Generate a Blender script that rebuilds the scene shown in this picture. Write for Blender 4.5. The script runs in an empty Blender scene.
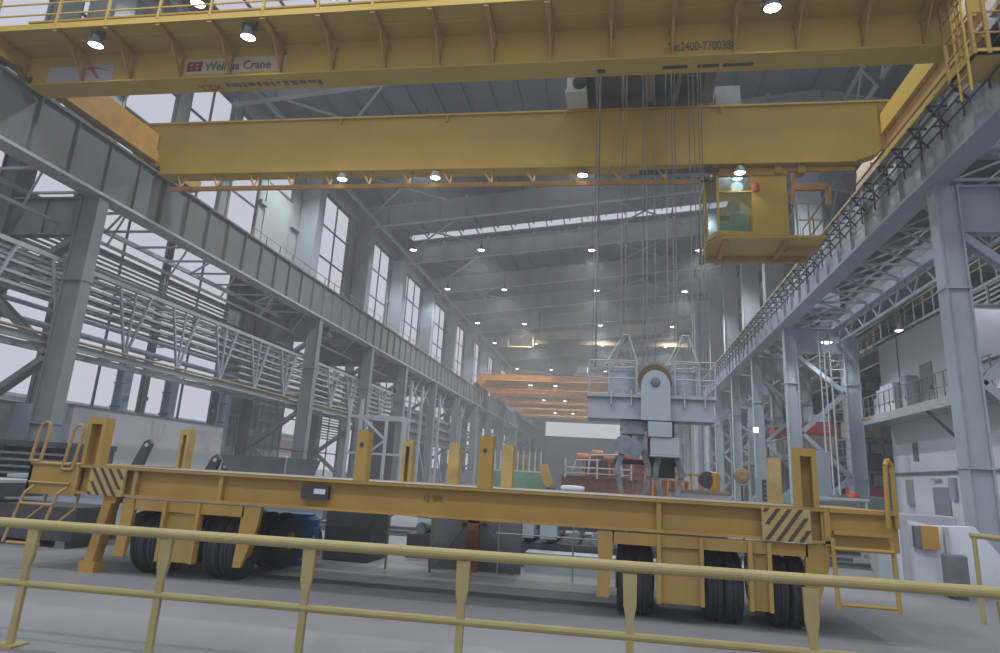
import bpy, bmesh, math, random
from mathutils import Vector, Matrix
random.seed(7)
C = bpy.context.scene.collection
HAZE = .0033; LAMP = 3000
EYE = 1.65            # all numbers below are metres measured from eye height; floor at -EYE
FL = -EYE
# ------------------------------------------------------------------ camera model
F_PX = 701.9; YAW = -.17527; PITCH = .27136; ROLL = .05634
cy, sy, cp, sp, cr, sr = math.cos(YAW), math.sin(YAW), math.cos(PITCH), math.sin(PITCH), math.cos(ROLL), math.sin(ROLL)
FWD = Vector((sy*cp, cy*cp, sp)); R0 = Vector((cy, -sy, 0)); U0 = R0.cross(FWD)
RT = cr*R0 + sr*U0; UP = -sr*R0 + cr*U0
def ray(x, y): return FWD + RT*(x-500)/F_PX - UP*(y-281.5)/F_PX
def atY(x, y, v): d = ray(x, y); return d*(v/d.y)
def atX(x, y, v): d = ray(x, y); return d*(v/d.x)
def atZ(x, y, v): d = ray(x, y); return d*(v/d.z)

# ------------------------------------------------------------------ materials
MATS = {}
def mat(name, col, rough=.6, metal=0., var=.12, scale=3., dirt=None, dirt_amt=.0, bump=0., spec=.35):
    if name in MATS: return MATS[name]
    m = bpy.data.materials.new(name); m.use_nodes = True
    nt = m.node_tree; b = nt.nodes['Principled BSDF']
    b.inputs['Roughness'].default_value = rough; b.inputs['Metallic'].default_value = metal
    b.inputs['Specular IOR Level'].default_value = spec
    tc = nt.nodes.new('ShaderNodeTexCoord'); n = nt.nodes.new('ShaderNodeTexNoise')
    n.inputs['Scale'].default_value = scale; n.inputs['Detail'].default_value = 5
    nt.links.new(tc.outputs['Object'], n.inputs['Vector'])
    r = nt.nodes.new('ShaderNodeValToRGB')
    r.color_ramp.elements[0].position = .3; r.color_ramp.elements[1].position = .7
    c0 = [c*(1-var) for c in col]; c1 = [min(1, c*(1+var)) for c in col]
    r.color_ramp.elements[0].color = (*c0, 1); r.color_ramp.elements[1].color = (*c1, 1)
    nt.links.new(n.outputs['Fac'], r.inputs['Fac']); out = r.outputs['Color']
    if dirt:
        n2 = nt.nodes.new('ShaderNodeTexNoise'); n2.inputs['Scale'].default_value = scale*.45; n2.inputs['Detail'].default_value = 8
        nt.links.new(tc.outputs['Object'], n2.inputs['Vector'])
        r2 = nt.nodes.new('ShaderNodeValToRGB'); r2.color_ramp.elements[0].position = .5; r2.color_ramp.elements[1].position = .75
        r2.color_ramp.elements[0].color = (0, 0, 0, 1); r2.color_ramp.elements[1].color = (dirt_amt,)*3+(1,)
        nt.links.new(n2.outputs['Fac'], r2.inputs['Fac'])
        mx = nt.nodes.new('ShaderNodeMixRGB'); nt.links.new(r2.outputs['Color'], mx.inputs[0])
        nt.links.new(out, mx.inputs[1]); mx.inputs[2].default_value = (*dirt, 1); out = mx.outputs[0]
    nt.links.new(out, b.inputs['Base Color'])
    if bump:
        bp = nt.nodes.new('ShaderNodeBump'); bp.inputs['Strength'].default_value = bump
        nt.links.new(n.outputs['Fac'], bp.inputs['Height']); nt.links.new(bp.outputs[0], b.inputs['Normal'])
    MATS[name] = m; return m
def emat(name, col, s):
    m = bpy.data.materials.new(name); m.use_nodes = True
    b = m.node_tree.nodes['Principled BSDF']
    b.inputs['Base Color'].default_value = (*col, 1); b.inputs['Emission Color'].default_value = (*col, 1)
    b.inputs['Emission Strength'].default_value = s; MATS[name] = m; return m
def glassmat(name, col, alpha):
    m = bpy.data.materials.new(name); m.use_nodes = True; nt = m.node_tree
    for n in list(nt.nodes):
        if n.type == 'BSDF_PRINCIPLED': nt.nodes.remove(n)
    o = [n for n in nt.nodes if n.type == 'OUTPUT_MATERIAL'][0]
    t = nt.nodes.new('ShaderNodeBsdfTransparent'); g = nt.nodes.new('ShaderNodeBsdfGlossy'); g.inputs['Roughness'].default_value = .1
    g.inputs['Color'].default_value = (*col, 1); t.inputs['Color'].default_value = (*[.9+.1*c for c in col], 1)
    x = nt.nodes.new('ShaderNodeMixShader'); x.inputs[0].default_value = alpha
    nt.links.new(t.outputs[0], x.inputs[1]); nt.links.new(g.outputs[0], x.inputs[2]); nt.links.new(x.outputs[0], o.inputs[0])
    MATS[name] = m; return m

RUST = (.16, .10, .06)
M_YEL = mat('crane yellow paint', (.50, .345, .055), .5, 0, .07, .8, (.34, .25, .10), .35)
M_YEL2 = mat('car yellow paint', (.385, .245, .06), .55, 0, .1, 1.5, (.28, .19, .10), .5)
M_YELP = mat('pale yellow rail paint', (.38, .33, .145), .5, 0, .08, 4, RUST, .2)
M_ORG = mat('orange paint', (.62, .28, .03), .5, 0, .15, 2, RUST, .4)
M_GREY = mat('blue grey steel paint', (.34, .40, .45), .5, 0, .06, 1.2, (.2, .2, .19), .35)
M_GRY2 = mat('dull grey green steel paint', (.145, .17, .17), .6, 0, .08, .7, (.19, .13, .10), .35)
M_RAF = mat('rafter grey paint', (.42, .47, .49), .6, 0, .07, .6, (.25, .2, .19), .3)
M_ROOF = mat('roof sheet grey', (.17, .20, .21), .7, 0, .12, .4)
M_CLAD = mat('grey green wall sheet', (.36, .41, .41), .7, 0, .1, .5)
M_LITE = mat('pale galvanised steel', (.42, .45, .47), .45, .2, .08, 3)
M_DARK = mat('dark steel', (.055, .06, .068), .6, .1, .2, 4)
M_MID = mat('mid grey steel', (.16, .175, .19), .55, .1, .15, 3)
M_TYRE = mat('black rubber', (.035, .038, .045), .75, 0, .2, 6)
M_WHT = mat('off white panel', (.68, .72, .78), .6, 0, .04, .6, (.4, .4, .38), .3)
M_WHT2 = mat('white enamel', (.62, .66, .70), .4, 0, .03, 2)
M_CONC = mat('worn concrete floor', (.21, .215, .225), .65, 0, .15, .35, (.14, .14, .15), .6)
M_WALLC = mat('grey cement board', (.40, .41, .43), .8, 0, .05, .8)
M_BLUE = mat('blue plastic', (.05, .14, .36), .4, 0, .1, 3)
M_SKYB = mat('pale blue steel paint and skylit panel', (.40, .50, .58), .5, 0, .05, 1)
M_GRN = mat('dull green paint', (.12, .24, .17), .6, 0, .15, 2, RUST, .3)
M_RED = mat('red paint', (.48, .06, .05), .5, 0, .1, 2)
M_BRICK = mat('rusty red steel', (.20, .085, .055), .8, 0, .35, 3)
M_BRN = mat('tan brown steel', (.34, .24, .13), .6, 0, .2, 2)
M_GREYL = mat('light blue grey steel paint', (.36, .41, .45), .5, 0, .06, 1.2, (.2, .2, .19), .35)
M_ROPE = mat('wire rope steel', (.20, .20, .21), .5, .3, .15, 30)
M_TXT = mat('dark lettering paint', (.10, .13, .13), .6, 0, .1, 8)
M_TRED = mat('faded red lettering paint', (.45, .09, .07), .6, 0, .15, 8)
M_TWHT = mat('whitewashed lettering panel', (.50, .43, .30), .6, 0, .08, 4)
M_BLK = mat('black stripe paint', (.08, .055, .03), .6, 0, .1, 8)
M_STRIPE = mat('pale stripe yellow paint', (.40, .31, .12), .6, 0, .1, 8)
M_PINK = mat('pale pink render', (.55, .42, .38), .8, 0, .05, .2)
M_OUT = mat('pale outdoor ground', (.50, .49, .47), .9, 0, .08, .1)
M_LAMP = emat('lamp lens glow', (.93, .95, 1.), 6.)
M_WARM = emat('warm lamp glow', (1., .8, .45), 3.)
M_GLASS = glassmat('window glass', (.85, .93, 1.), .015)
M_CGLASS = glassmat('cab glass', (.5, .68, .72), .22)

# ------------------------------------------------------------------ mesh builder
class MB:
    def __init__(s): s.v = []; s.f = []; s.sm = False
    def poly(s, vs, fs):
        b = len(s.v); s.v += [Vector(v) for v in vs]; s.f += [tuple(b+i for i in f) for f in fs]; return s
    def box(s, x0, x1, y0, y1, z0, z1):
        if x0 > x1: x0, x1 = x1, x0
        if y0 > y1: y0, y1 = y1, y0
        if z0 > z1: z0, z1 = z1, z0
        return s.poly([(x0,y0,z0),(x1,y0,z0),(x1,y1,z0),(x0,y1,z0),(x0,y0,z1),(x1,y0,z1),(x1,y1,z1),(x0,y1,z1)],
                      [(3,2,1,0),(4,5,6,7),(0,1,5,4),(1,2,6,5),(2,3,7,6),(3,0,4,7)])
    def frame(s, p, q, ref):
        d = (q-p).normalized(); r = Vector(ref)
        if abs(d.dot(r)) > .98: r = Vector((1, 0, 0)) if abs(d.x) < .9 else Vector((0, 1, 0))
        a = d.cross(r).normalized(); b = a.cross(d).normalized(); return d, a, b
    def bar(s, p, q, w, h=None, ref=(0, 0, 1), ow=0, oh=0):   # w across, h along ref
        p = Vector(p); q = Vector(q); h = w if h is None else h
        d, a, b = s.frame(p, q, ref); vs = []
        for c in (p, q):
            for i, j in ((-1,-1),(1,-1),(1,1),(-1,1)): vs.append(c + a*(ow+i*w/2) + b*(oh+j*h/2))
        return s.poly(vs, [(3,2,1,0),(4,5,6,7),(0,1,5,4),(1,2,6,5),(2,3,7,6),(3,0,4,7)])
    def ibar(s, p, q, h, bf, tf=.03, tw=.02, ref=(0, 0, 1)):
        s.bar(p, q, tw, h, ref); s.bar(p, q, bf, tf, ref, 0, h/2-tf/2); s.bar(p, q, bf, tf, ref, 0, -h/2+tf/2); return s
    def tube(s, p, q, r, n=8, r2=None):
        p = Vector(p); q = Vector(q); r2 = r if r2 is None else r2
        d, a, b = s.frame(p, q, (0, 0, 1)); vs = []
        for c, rr in ((p, r), (q, r2)):
            for i in range(n):
                t = 2*math.pi*i/n; vs.append(c + (a*math.cos(t) + b*math.sin(t))*rr)
        fs = [(i, (i+1) % n, n+(i+1) % n, n+i) for i in range(n)] + [tuple(range(n-1, -1, -1)), tuple(range(n, 2*n))]
        return s.poly(vs, fs)
    def path(s, pts, r, n=7):
        for a, b in zip(pts, pts[1:]):
            s.tube(a, b, r, n)
        return s
    def prism(s, pts, axis, a0, a1):
        n = len(pts); mk = {'x': lambda u, v, w: (w, u, v), 'y': lambda u, v, w: (u, w, v), 'z': lambda u, v, w: (u, v, w)}[axis]
        vs = [mk(u, v, a0) for u, v in pts] + [mk(u, v, a1) for u, v in pts]
        return s.poly(vs, [tuple(range(n-1, -1, -1)), tuple(range(n, 2*n))] + [(i, (i+1) % n, n+(i+1) % n, n+i) for i in range(n)])
    def lathe(s, c, prof, n=20, axis='z'):
        c = Vector(c); vs = []; m = len(prof)
        for i in range(n):
            t = 2*math.pi*i/n
            for r, h in prof:
                x, y = r*math.cos(t), r*math.sin(t)
                vs.append(c + Vector({'z': (x, y, h), 'x': (h, x, y), 'y': (x, h, y)}[axis]))
        fs = [(i*m+j, ((i+1) % n)*m+j, ((i+1) % n)*m+j+1, i*m+j+1) for i in range(n) for j in range(m-1)]
        return s.poly(vs, fs)
    def ring(s, c, R, r, axis='z', n=24, k=8, a0=0, a1=2*math.pi):
        c = Vector(c); pts = []
        full = abs(a1-a0-2*math.pi) < 1e-6
        for i in range(n if full else n+1):
            t = a0+(a1-a0)*i/n
            x, y = R*math.cos(t), R*math.sin(t)
            pts.append(c + Vector({'z': (x, y, 0), 'x': (0, x, y), 'y': (x, 0, y)}[axis]))
        if full: pts.append(pts[0])
        return s.path(pts, r, k)

WORLD = {}
def tagit(o, label=None, cat=None, group=None, kind=None):
    if label: o['label'] = label
    if cat: o['category'] = cat
    if group: o['group'] = group
    if kind: o['kind'] = kind
def put(name, mb, m, parent=None, label=None, cat=None, group=None, kind=None, bevel=0, smooth=False):
    if parent is None:
        xs = [v.x for v in mb.v]; ys = [v.y for v in mb.v]; zs = [v.z for v in mb.v]
        org = Vector(((min(xs)+max(xs))/2, (min(ys)+max(ys))/2, min(zs)))
    else: org = WORLD[parent.name]
    me = bpy.data.meshes.new(name)
    me.from_pydata([v-org for v in mb.v], [], mb.f); me.update()
    b = bmesh.new(); b.from_mesh(me); bmesh.ops.recalc_face_normals(b, faces=b.faces); b.to_mesh(me); b.free()
    me.materials.append(m)
    o = bpy.data.objects.new(name, me); C.objects.link(o)
    if parent is None: o.location = org + Vector((0, 0, EYE)); WORLD[o.name] = org
    else: o.parent = parent; WORLD[o.name] = org
    if bevel:
        md = o.modifiers.new('bevel', 'BEVEL'); md.width = bevel; md.segments = 2; md.limit_method = 'ANGLE'
    if smooth:
        for p in me.polygons: p.use_smooth = True
    tagit(o, label, cat, group, kind); return o
def thing(name, label, cat, loc, group=None):
    o = bpy.data.objects.new(name, None); C.objects.link(o); o.empty_display_size = .3
    o.location = Vector(loc) + Vector((0, 0, EYE)); WORLD[o.name] = Vector(loc); tagit(o, label, cat, group); return o
def copy_tree(o, off, label=None):
    c = o.copy(); C.objects.link(c); c.location = o.location + Vector(off); WORLD[c.name] = WORLD[o.name] + Vector(off)
    if label: c['label'] = label
    for ch in list(o.children):
        d = ch.copy(); C.objects.link(d); d.parent = c
        for g in list(ch.children):
            e = g.copy(); C.objects.link(e); e.parent = d
    return c
def text(name, s, size, loc, rot, m, parent, ext=.01, sx=1):
    cu = bpy.data.curves.new(name, 'FONT'); cu.body = s; cu.size = size; cu.extrude = ext
    o = bpy.data.objects.new(name, cu); C.objects.link(o)
    dg = bpy.context.evaluated_depsgraph_get(); me = bpy.data.meshes.new_from_object(o.evaluated_get(dg))
    bpy.data.objects.remove(o); me.name = name; me.materials.clear(); me.materials.append(m)
    o = bpy.data.objects.new(name, me); C.objects.link(o)
    mw = Matrix.Translation(Vector(loc) - WORLD[parent.name]) @ Matrix.Rotation(rot, 4, 'X') @ Matrix.Diagonal((sx, 1, 1, 1))
    me.transform(mw); o.parent = parent; WORLD[o.name] = WORLD[parent.name]; return o
def repeat(name, mb, m, parent, offs, **k):
    o = put(name, mb, m, parent, **k)
    for off in offs:
        if Vector(off).length < 1e-6: continue
        c = o.copy(); C.objects.link(c); c.parent = parent; c.location = Vector(off); WORLD[c.name] = WORLD[parent.name]
    return o
ORD = ['first', 'second', 'third', 'fourth', 'fifth', 'sixth', 'seventh', 'eighth', 'ninth', 'tenth', 'eleventh', 'twelfth', 'thirteenth', 'fourteenth', 'fifteenth', 'sixteenth', 'seventeenth', 'eighteenth']
def S(name, mb, m, **k): return put(name, mb, m, kind='structure', **k)

YEND = 165.
def zroof(X): return 17.05 + .11*(X+17.3) + 1.85          # underside of roof sheet
def zraf(X): return 17.05 + .11*(X+17.3)                   # underside of rafters
RIDGE = 11.
# ================================================================== SETTING
S('floor', MB().box(-30, 45, -14, YEND, FL-.3, FL), M_CONC)
S('ground', MB().box(-400, -30, -120, 500, FL-.5, FL-.2), M_OUT)
# roof with two transparent strips (gaps in Y filled with glass)
rf = MB(); strips = [(22.3, 25.6), (29.0, 31.2), (53.2, 54.7)]
ys = [16.5] + [v for s_ in strips for v in s_] + [YEND]
for a, b in zip(ys[0::2], ys[1::2]):
    rf.prism([(-19.4, zroof(-19.4)), (RIDGE, zroof(RIDGE)), (RIDGE, zroof(RIDGE)+.12), (-19.4, zroof(-19.4)+.12)], 'y', a, b)
    for X in [x*1.45-18.5 for x in range(21)]:                # purlins under the sheet
        rf.bar((X, a, zroof(X)-.1), (X, b, zroof(X)-.1), .07, .18)
for (a, b) in strips:                                        # solid ends of the strips
    rf.prism([(-19.4, zroof(-19.4)), (-17.4, zroof(-17.4)), (-17.4, zroof(-17.4)+.12), (-19.4, zroof(-19.4)+.12)], 'y', a, b)
    rf.prism([(8.4, zroof(8.4)), (RIDGE, zroof(RIDGE)), (RIDGE, zroof(RIDGE)+.12), (8.4, zroof(8.4)+.12)], 'y', a, b)
S('ceiling', rf, M_ROOF)
for k, (a, b) in enumerate(strips):
    w = MB(); x0, x1 = -17.4, 8.4
    for i in range(19):
        X = x0 + (x1-x0)*i/18; w.bar((X, a, zroof(X)+.04), (X, b, zroof(X)+.04), .08, .12)
    fr = S('window_%d' % (20+k), w, M_GRY2)
    put('window_pane', MB().prism([(x0, zroof(x0)+.05), (x1, zroof(x1)+.05), (x1, zroof(x1)+.07), (x0, zroof(x0)+.07)], 'y', a, b), M_GLASS, fr)
r2 = MB()
r2.prism([(RIDGE, zroof(RIDGE)), (36, 16.5), (36, 16.62), (RIDGE, zroof(RIDGE)+.12)], 'y', 16.5, YEND)
for X in range(12, 36, 2):
    z = zroof(RIDGE)+(16.5-zroof(RIDGE))*(X-RIDGE)/25; r2.bar((X, 16.5, z-.1), (X, YEND, z-.1), .07, .18)
S('ceiling_right_bay', r2, M_ROOF)
# far wall
fw = MB()
fw.box(-26, 40, YEND, YEND+.4, FL, 9.6); fw.box(-26, 40, YEND, YEND+.4, 13.1, 25)
fw.box(-26, -16.6, YEND, YEND+.4, 9.6, 13.1); fw.box(.4, 40, YEND, YEND+.4, 9.6, 13.1)
for X in range(-24, 40, 4): fw.box(X, X+.25, YEND-.3, YEND, FL, 9.5)
S('wall_far', fw, M_CLAD)
w = MB(); w.box(-16.6, .4, YEND+.1, YEND+.25, 9.6, 9.75); w.box(-16.6, .4, YEND+.1, YEND+.25, 12.95, 13.1)
S('window_19', w, M_MID)
# right outer wall
S('wall_right', MB().box(36, 36.4, 4, YEND, FL, 20), M_CLAD)

# left walls ---------------------------------------------------------
XL, XU = -22., -18.95
def windowed_wall(name, X, y0, y1, z0, z1, wins, thick=.15, m=M_CLAD, first=1, vstep=2.4, zsteps=None, ribs=True):
    """wall in the plane X with rectangular openings wins=[(ya,yb,za,zb,slats)] filled by framed glass"""
    mb = MB(); cuts = sorted(set([y0, y1] + [v for w_ in wins for v in w_[:2]]))
    for a, b in zip(cuts, cuts[1:]):
        c = (a+b)/2; op = sorted([(w_[2], w_[3]) for w_ in wins if w_[0] <= c <= w_[1]])
        z = z0
        for za, zb in op:
            if za > z: mb.box(X-thick, X, a, b, z, za)
            z = zb
        if z < z1: mb.box(X-thick, X, a, b, z, z1)
        if ribs and not op:
            n = max(1, int((b-a)/.9))
            for i in range(n+1): mb.box(X, X+.05, a+(b-a)*i/n-.04, a+(b-a)*i/n+.04, z0, z1)
            for zz in (z0+(z1-z0)*.33, z0+(z1-z0)*.68): mb.box(X+.05, X+.2, a, b, zz, zz+.2)
    S(name, mb, m)
    k = first
    for ya, yb, za, zb, slats in wins:
        f = MB(); x0, x1 = X-.12, X-.02
        f.box(x0, x1+.05, ya, ya+.12, za, zb); f.box(x0, x1+.05, yb-.12, yb, za, zb)
        f.box(x0, x1+.05, ya, yb, za, za+.12); f.box(x0, x1+.05, ya, yb, zb-.12, zb)
        n = max(1, round((yb-ya)/vstep))
        for i in range(1, n): f.box(x0, x1, ya+(yb-ya)*i/n-.035, ya+(yb-ya)*i/n+.035, za, zb)
        nz = max(1, round((zb-za)/2.1))
        for i in range(1, nz): f.box(x0, x1, ya, yb, za+(zb-za)*i/nz-.04, za+(zb-za)*i/nz+.04)
        o = S('window_%d' % k, f, M_MID); k += 1
        put('window_pane', MB().box(X-.08, X-.06, ya, yb, za, zb), M_GLASS, o)
        if slats:
            s_ = MB(); zc = za+(zb-za)*slats[0]; zt = za+(zb-za)*slats[1]
            while zc < zt:
                s_.poly([(X+.02, ya, zc), (X+.02, yb, zc), (X+.12, yb, zc+.07), (X+.12, ya, zc+.07), (X+.02, ya, zc+.015), (X+.02, yb, zc+.015), (X+.12, yb, zc+.085), (X+.12, ya, zc+.085)],
                       [(0,1,2,3),(7,6,5,4),(0,4,5,1),(2,6,7,3),(1,5,6,2),(0,3,7,4)]); zc += .2
            put('louvre_slats', s_, M_LITE, o)
    return k
lw = [(13.5, 23.7, 1.6, 10.7, (.45, .8)), (24.0, 29.95, 1.6, 10.7, (.42, .75)), (30.2, 35.9, 1.6, 10.7, (.42, .75)),
      (44.4, 47.0, -1., 9.1, None), (48.1, 54.6, -1., 9.1, (.3, .6)), (56, 61.5, -.5, 9.4, None), (63, 69.6, 0., 9.4, None),
      (71, 80, .5, 9.4, None), (82, 97, .5, 9.4, None), (99, 118, .5, 9.4, None), (122, 155, .5, 9.4, None)]
k = windowed_wall('wall_left', XL, 8, YEND, FL, 11., lw, first=1)
uw = [(9, 17.6, 12.2, 17.2, None), (18.6, 21.0, 11.0, 17.2, None), (21.5, 24.6, 11.0, 17.2, None), (25.3, 28.7, 11.0, 17.2, None), (29.4, 32.2, 10.9, 17.2, None), (32.9, 35.9, 14.8, 17.2, None),
      (37.9, 44.6, 11.0, 17.25, None), (46.9, 53.9, 10.9, 17.25, None), (55.1, 63.7, 10.9, 17.25, None), (64.8, 73.7, 10.9, 17.25, None), (74.8, 83.7, 10.9, 17.25, None),
      (84.8, 93.7, 10.9, 17.25, None), (94.8, 104.7, 10.9, 17.25, None), (105.8, 119.7, 10.9, 17.25, None), (120.8, 139.7, 10.9, 17.25, None), (141, 160, 10.9, 17.25, None)]
windowed_wall('wall_left_upper', XU, 8, YEND, 10.6, 18.9, uw, first=k, vstep=2.2, ribs=True)
S('ceiling_left_aisle', MB().box(XL-.2, XU-.15, 8, YEND, 10.9, 11.05), M_ROOF)
S('wall_left_gutter', MB().box(XU, XU+.35, 16.5, YEND, 17.35, 17.7), M_LITE)

# ================================================================== COLUMNS
def column(side, Y, label, braces=True, upper=True):
    if side < 0: xi0, xi1, xo0, xo1, ux0, ux1 = -17.55, -16.83, -20.9, -20.2, -18.85, -17.75
    else: xi0, xi1, xo0, xo1, ux0, ux1 = 8.28, 8.88, 11.05, 11.75, 9.3, 10.5
    t = thing('steel_column', label, 'column', ((xi0+xo1)/2, Y, FL), 'two-legged steel columns of the hall')
    def leg(name, a, b, z0, z1, depth=.75):
        m_ = MB(); m_.box(a, a+.05, Y, Y+depth, z0, z1); m_.box(b-.05, b, Y, Y+depth, z0, z1)
        m_.box(a+.05, b-.05, Y+.09, Y+.12, z0, z1); m_.box(a+.05, b-.05, Y+depth-.12, Y+depth-.09, z0, z1)
        z = z0+2.4
        while z < z1-.5: m_.box(a-.03, b+.03, Y-.02, Y+depth+.02, z, z+.05); z += 4.5
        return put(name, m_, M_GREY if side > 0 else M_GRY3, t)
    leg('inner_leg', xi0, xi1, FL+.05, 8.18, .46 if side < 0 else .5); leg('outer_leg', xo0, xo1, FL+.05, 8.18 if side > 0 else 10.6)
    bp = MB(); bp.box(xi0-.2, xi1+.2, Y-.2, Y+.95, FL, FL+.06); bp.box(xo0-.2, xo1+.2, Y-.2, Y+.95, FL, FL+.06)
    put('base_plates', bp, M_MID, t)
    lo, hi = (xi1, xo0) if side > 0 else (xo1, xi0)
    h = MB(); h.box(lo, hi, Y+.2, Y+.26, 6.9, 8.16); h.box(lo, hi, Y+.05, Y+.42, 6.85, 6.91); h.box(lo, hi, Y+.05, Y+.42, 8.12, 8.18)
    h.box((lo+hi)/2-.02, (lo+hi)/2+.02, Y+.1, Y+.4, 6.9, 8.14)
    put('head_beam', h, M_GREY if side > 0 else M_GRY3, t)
    if braces:
        zs = [6.75, 4.9, 2.9, .9, -1.1]
        for i in range(4):
            a, b = (lo, hi) if (i % 2 == 0) == (side > 0) else (hi, lo)
            m_ = MB()
            for dy in (.08, .36): m_.bar((a, Y+dy, zs[i]), (b, Y+dy, zs[i+1]), .06, .2, (0, 0, 1))
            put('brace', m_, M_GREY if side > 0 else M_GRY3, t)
    if upper:
        zt = zraf((ux0+ux1)/2)+.1; u = MB()
        u.box(ux0, ux0+.05, Y-.15, Y+.75, 10.2, zt); u.box(ux1-.05, ux1, Y-.15, Y+.75, 10.2, zt)
        u.box(ux0+.05, ux1-.05, Y-.12, Y-.09, 10.2, zt); u.box(ux0+.05, ux1-.05, Y+.69, Y+.72, 10.2, zt)
        put('upper_shaft', u, M_GREYL, t)
        put('shoulder', MB().box(min(ux0, lo if side > 0 else ux0), max(ux1, hi if side > 0 else ux1), Y-.1, Y+.7, 9.2, 10.2), M_GREY, t)
    return t
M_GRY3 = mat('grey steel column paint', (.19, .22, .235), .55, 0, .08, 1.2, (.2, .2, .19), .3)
CY = [19., 37., 46., 54.3, 64., 74., 84., 94., 105., 120., 140.]
for i, Y in enumerate(CY):
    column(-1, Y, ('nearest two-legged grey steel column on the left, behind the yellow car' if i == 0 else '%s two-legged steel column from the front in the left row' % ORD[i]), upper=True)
for i, Y in enumerate(CY):
    column(1, Y, ('nearest two-legged grey steel column on the right, in front of the white building' if i == 0 else '%s two-legged steel column from the front in the right row' % ORD[i]))

# ================================================================== RUNWAY GIRDERS
def runway(side):
    x0, x1 = (-17.3, -16.87) if side < 0 else (8.1, 8.55)
    lab = 'long grey plate girder carrying the crane rail along the %s column row' % ('left' if side < 0 else 'right')
    t = thing('runway_girder', lab, 'girder', ((x0+x1)/2, 60, 8.2))
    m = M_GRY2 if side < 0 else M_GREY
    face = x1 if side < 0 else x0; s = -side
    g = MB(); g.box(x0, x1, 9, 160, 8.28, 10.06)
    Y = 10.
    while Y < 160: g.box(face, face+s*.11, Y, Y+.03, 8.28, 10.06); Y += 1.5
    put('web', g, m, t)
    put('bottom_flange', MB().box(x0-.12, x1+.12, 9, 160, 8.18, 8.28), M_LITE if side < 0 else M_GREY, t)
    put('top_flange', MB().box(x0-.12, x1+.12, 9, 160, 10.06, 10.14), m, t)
    put('crane_rail', MB().box((x0+x1)/2-.05, (x0+x1)/2+.05, 9, 160, 10.14, 10.28), M_MID, t)
    return t
runway(-1); runway(1)
# horizontal surge trusses and outer chords
def surge(side):
    xa, xb = (-17.42, -19.6) if side < 0 else (8.7, 10.85)
    t = thing('surge_truss', 'flat lattice of struts beside the foot of the %s runway girder' % ('left' if side < 0 else 'right'), 'truss', (xb, 60, 8.1))
    m_ = MB().bar((xb, 9, 8.3), (xb, 150, 8.3), .14 if side < 0 else .3, .16 if side < 0 else .34); Y = 9.5; k_ = 0
    while Y < 130:
        m_.bar((xa, Y, 8.3), (xb, Y, 8.3), .08, .08)
        if side > 0 or k_ % 3 == 0: m_.bar((xa, Y, 8.3), (xb, Y+1.9, 8.3), .07, .07)
        if side > 0: m_.bar((xa+.2, Y, 8.35), (xb, Y, 9.2), .06, .06); m_.bar((xb, Y, 8.3), (xb, Y+.9, 7.4), .05, .05); m_.bar((xb, Y+.9, 7.4), (xb, Y+1.9, 8.3), .05, .05)
        elif k_ % 2 == 0: m_.bar((xa, Y+.1, 8.2), (xa-.9, Y+.6, 7.3), .06, .06)
        Y += 1.9; k_ += 1
    put('truss_frame', m_, M_LITE if side < 0 else M_GREY, t)
    if side < 0: put('lower_chord', MB().bar((xa-.9, 9, 7.3), (xa-.9, 130, 7.3), .1, .1), M_LITE, t)
    else: put('lower_chord', MB().bar((xb, 9, 7.4), (xb, 130, 7.4), .12, .12), M_GREY, t)
M_BRN2 = mat('brownish grey steel', (.27, .25, .22), .6, 0, .1, 2)
surge(-1); surge(1)
# guard rail along left runway (upper walkway)
t = thing('walkway_guardrail', 'rusty thin guardrail on top of the left runway girder', 'railing', (-17.9, 60, 10.14))
repeat('post', MB().bar((-17.75, 30, 10.1), (-17.75, 30, 11.15), .05, .05), M_BRN, t, [(0, 1.5*i, 0) for i in range(54)])
put('rails', MB().tube((-17.75, 30, 11.15), (-17.75, 110, 11.15), .025, 5).tube((-17.75, 30, 10.65), (-17.75, 110, 10.65), .02, 5), M_BRN, t)
put('toe_plate', MB().box(-18.4, -17.42, 30, 110, 10.06, 10.12), M_MID, t)

# conductor rail with dark brackets on the inner face of the right girder
t = thing('conductor_rail', 'yellow power rail on dark brackets along the right runway girder', 'rail', (7.8, 60, 9.2))
put('yellow_rail', MB().box(7.66, 7.74, 17, 125, 9.66, 9.74), M_YELP, t, label='yellow capped conductor bar')
put('lower_rails', MB().box(7.70, 7.74, 14, 125, 9.36, 9.40).box(7.74, 7.78, 14, 125, 9.1, 9.14).box(7.80, 7.84, 14, 125, 8.85, 8.88), M_DARK, t)
Y = 15.; first = None
for i in range(90):
    b_ = MB(); b_.bar((8.1, Y, 9.05), (7.62, Y, 9.62), .05, .05); b_.bar((8.1, Y, 9.62), (7.62, Y, 9.62), .05, .05); b_.bar((7.9, Y, 8.7), (7.9, Y, 9.64), .04, .04); b_.box(7.68, 7.95, Y, Y+.04, 9.34, 9.39); b_.box(7.72, 7.95, Y, Y+.04, 9.06, 9.1)
    if i == 0: first = put('bracket', b_, M_DARK, t)
    else:
        c = first.copy(); C.objects.link(c); c.parent = t; c.location = (0, 1.2*i, 0)
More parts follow.
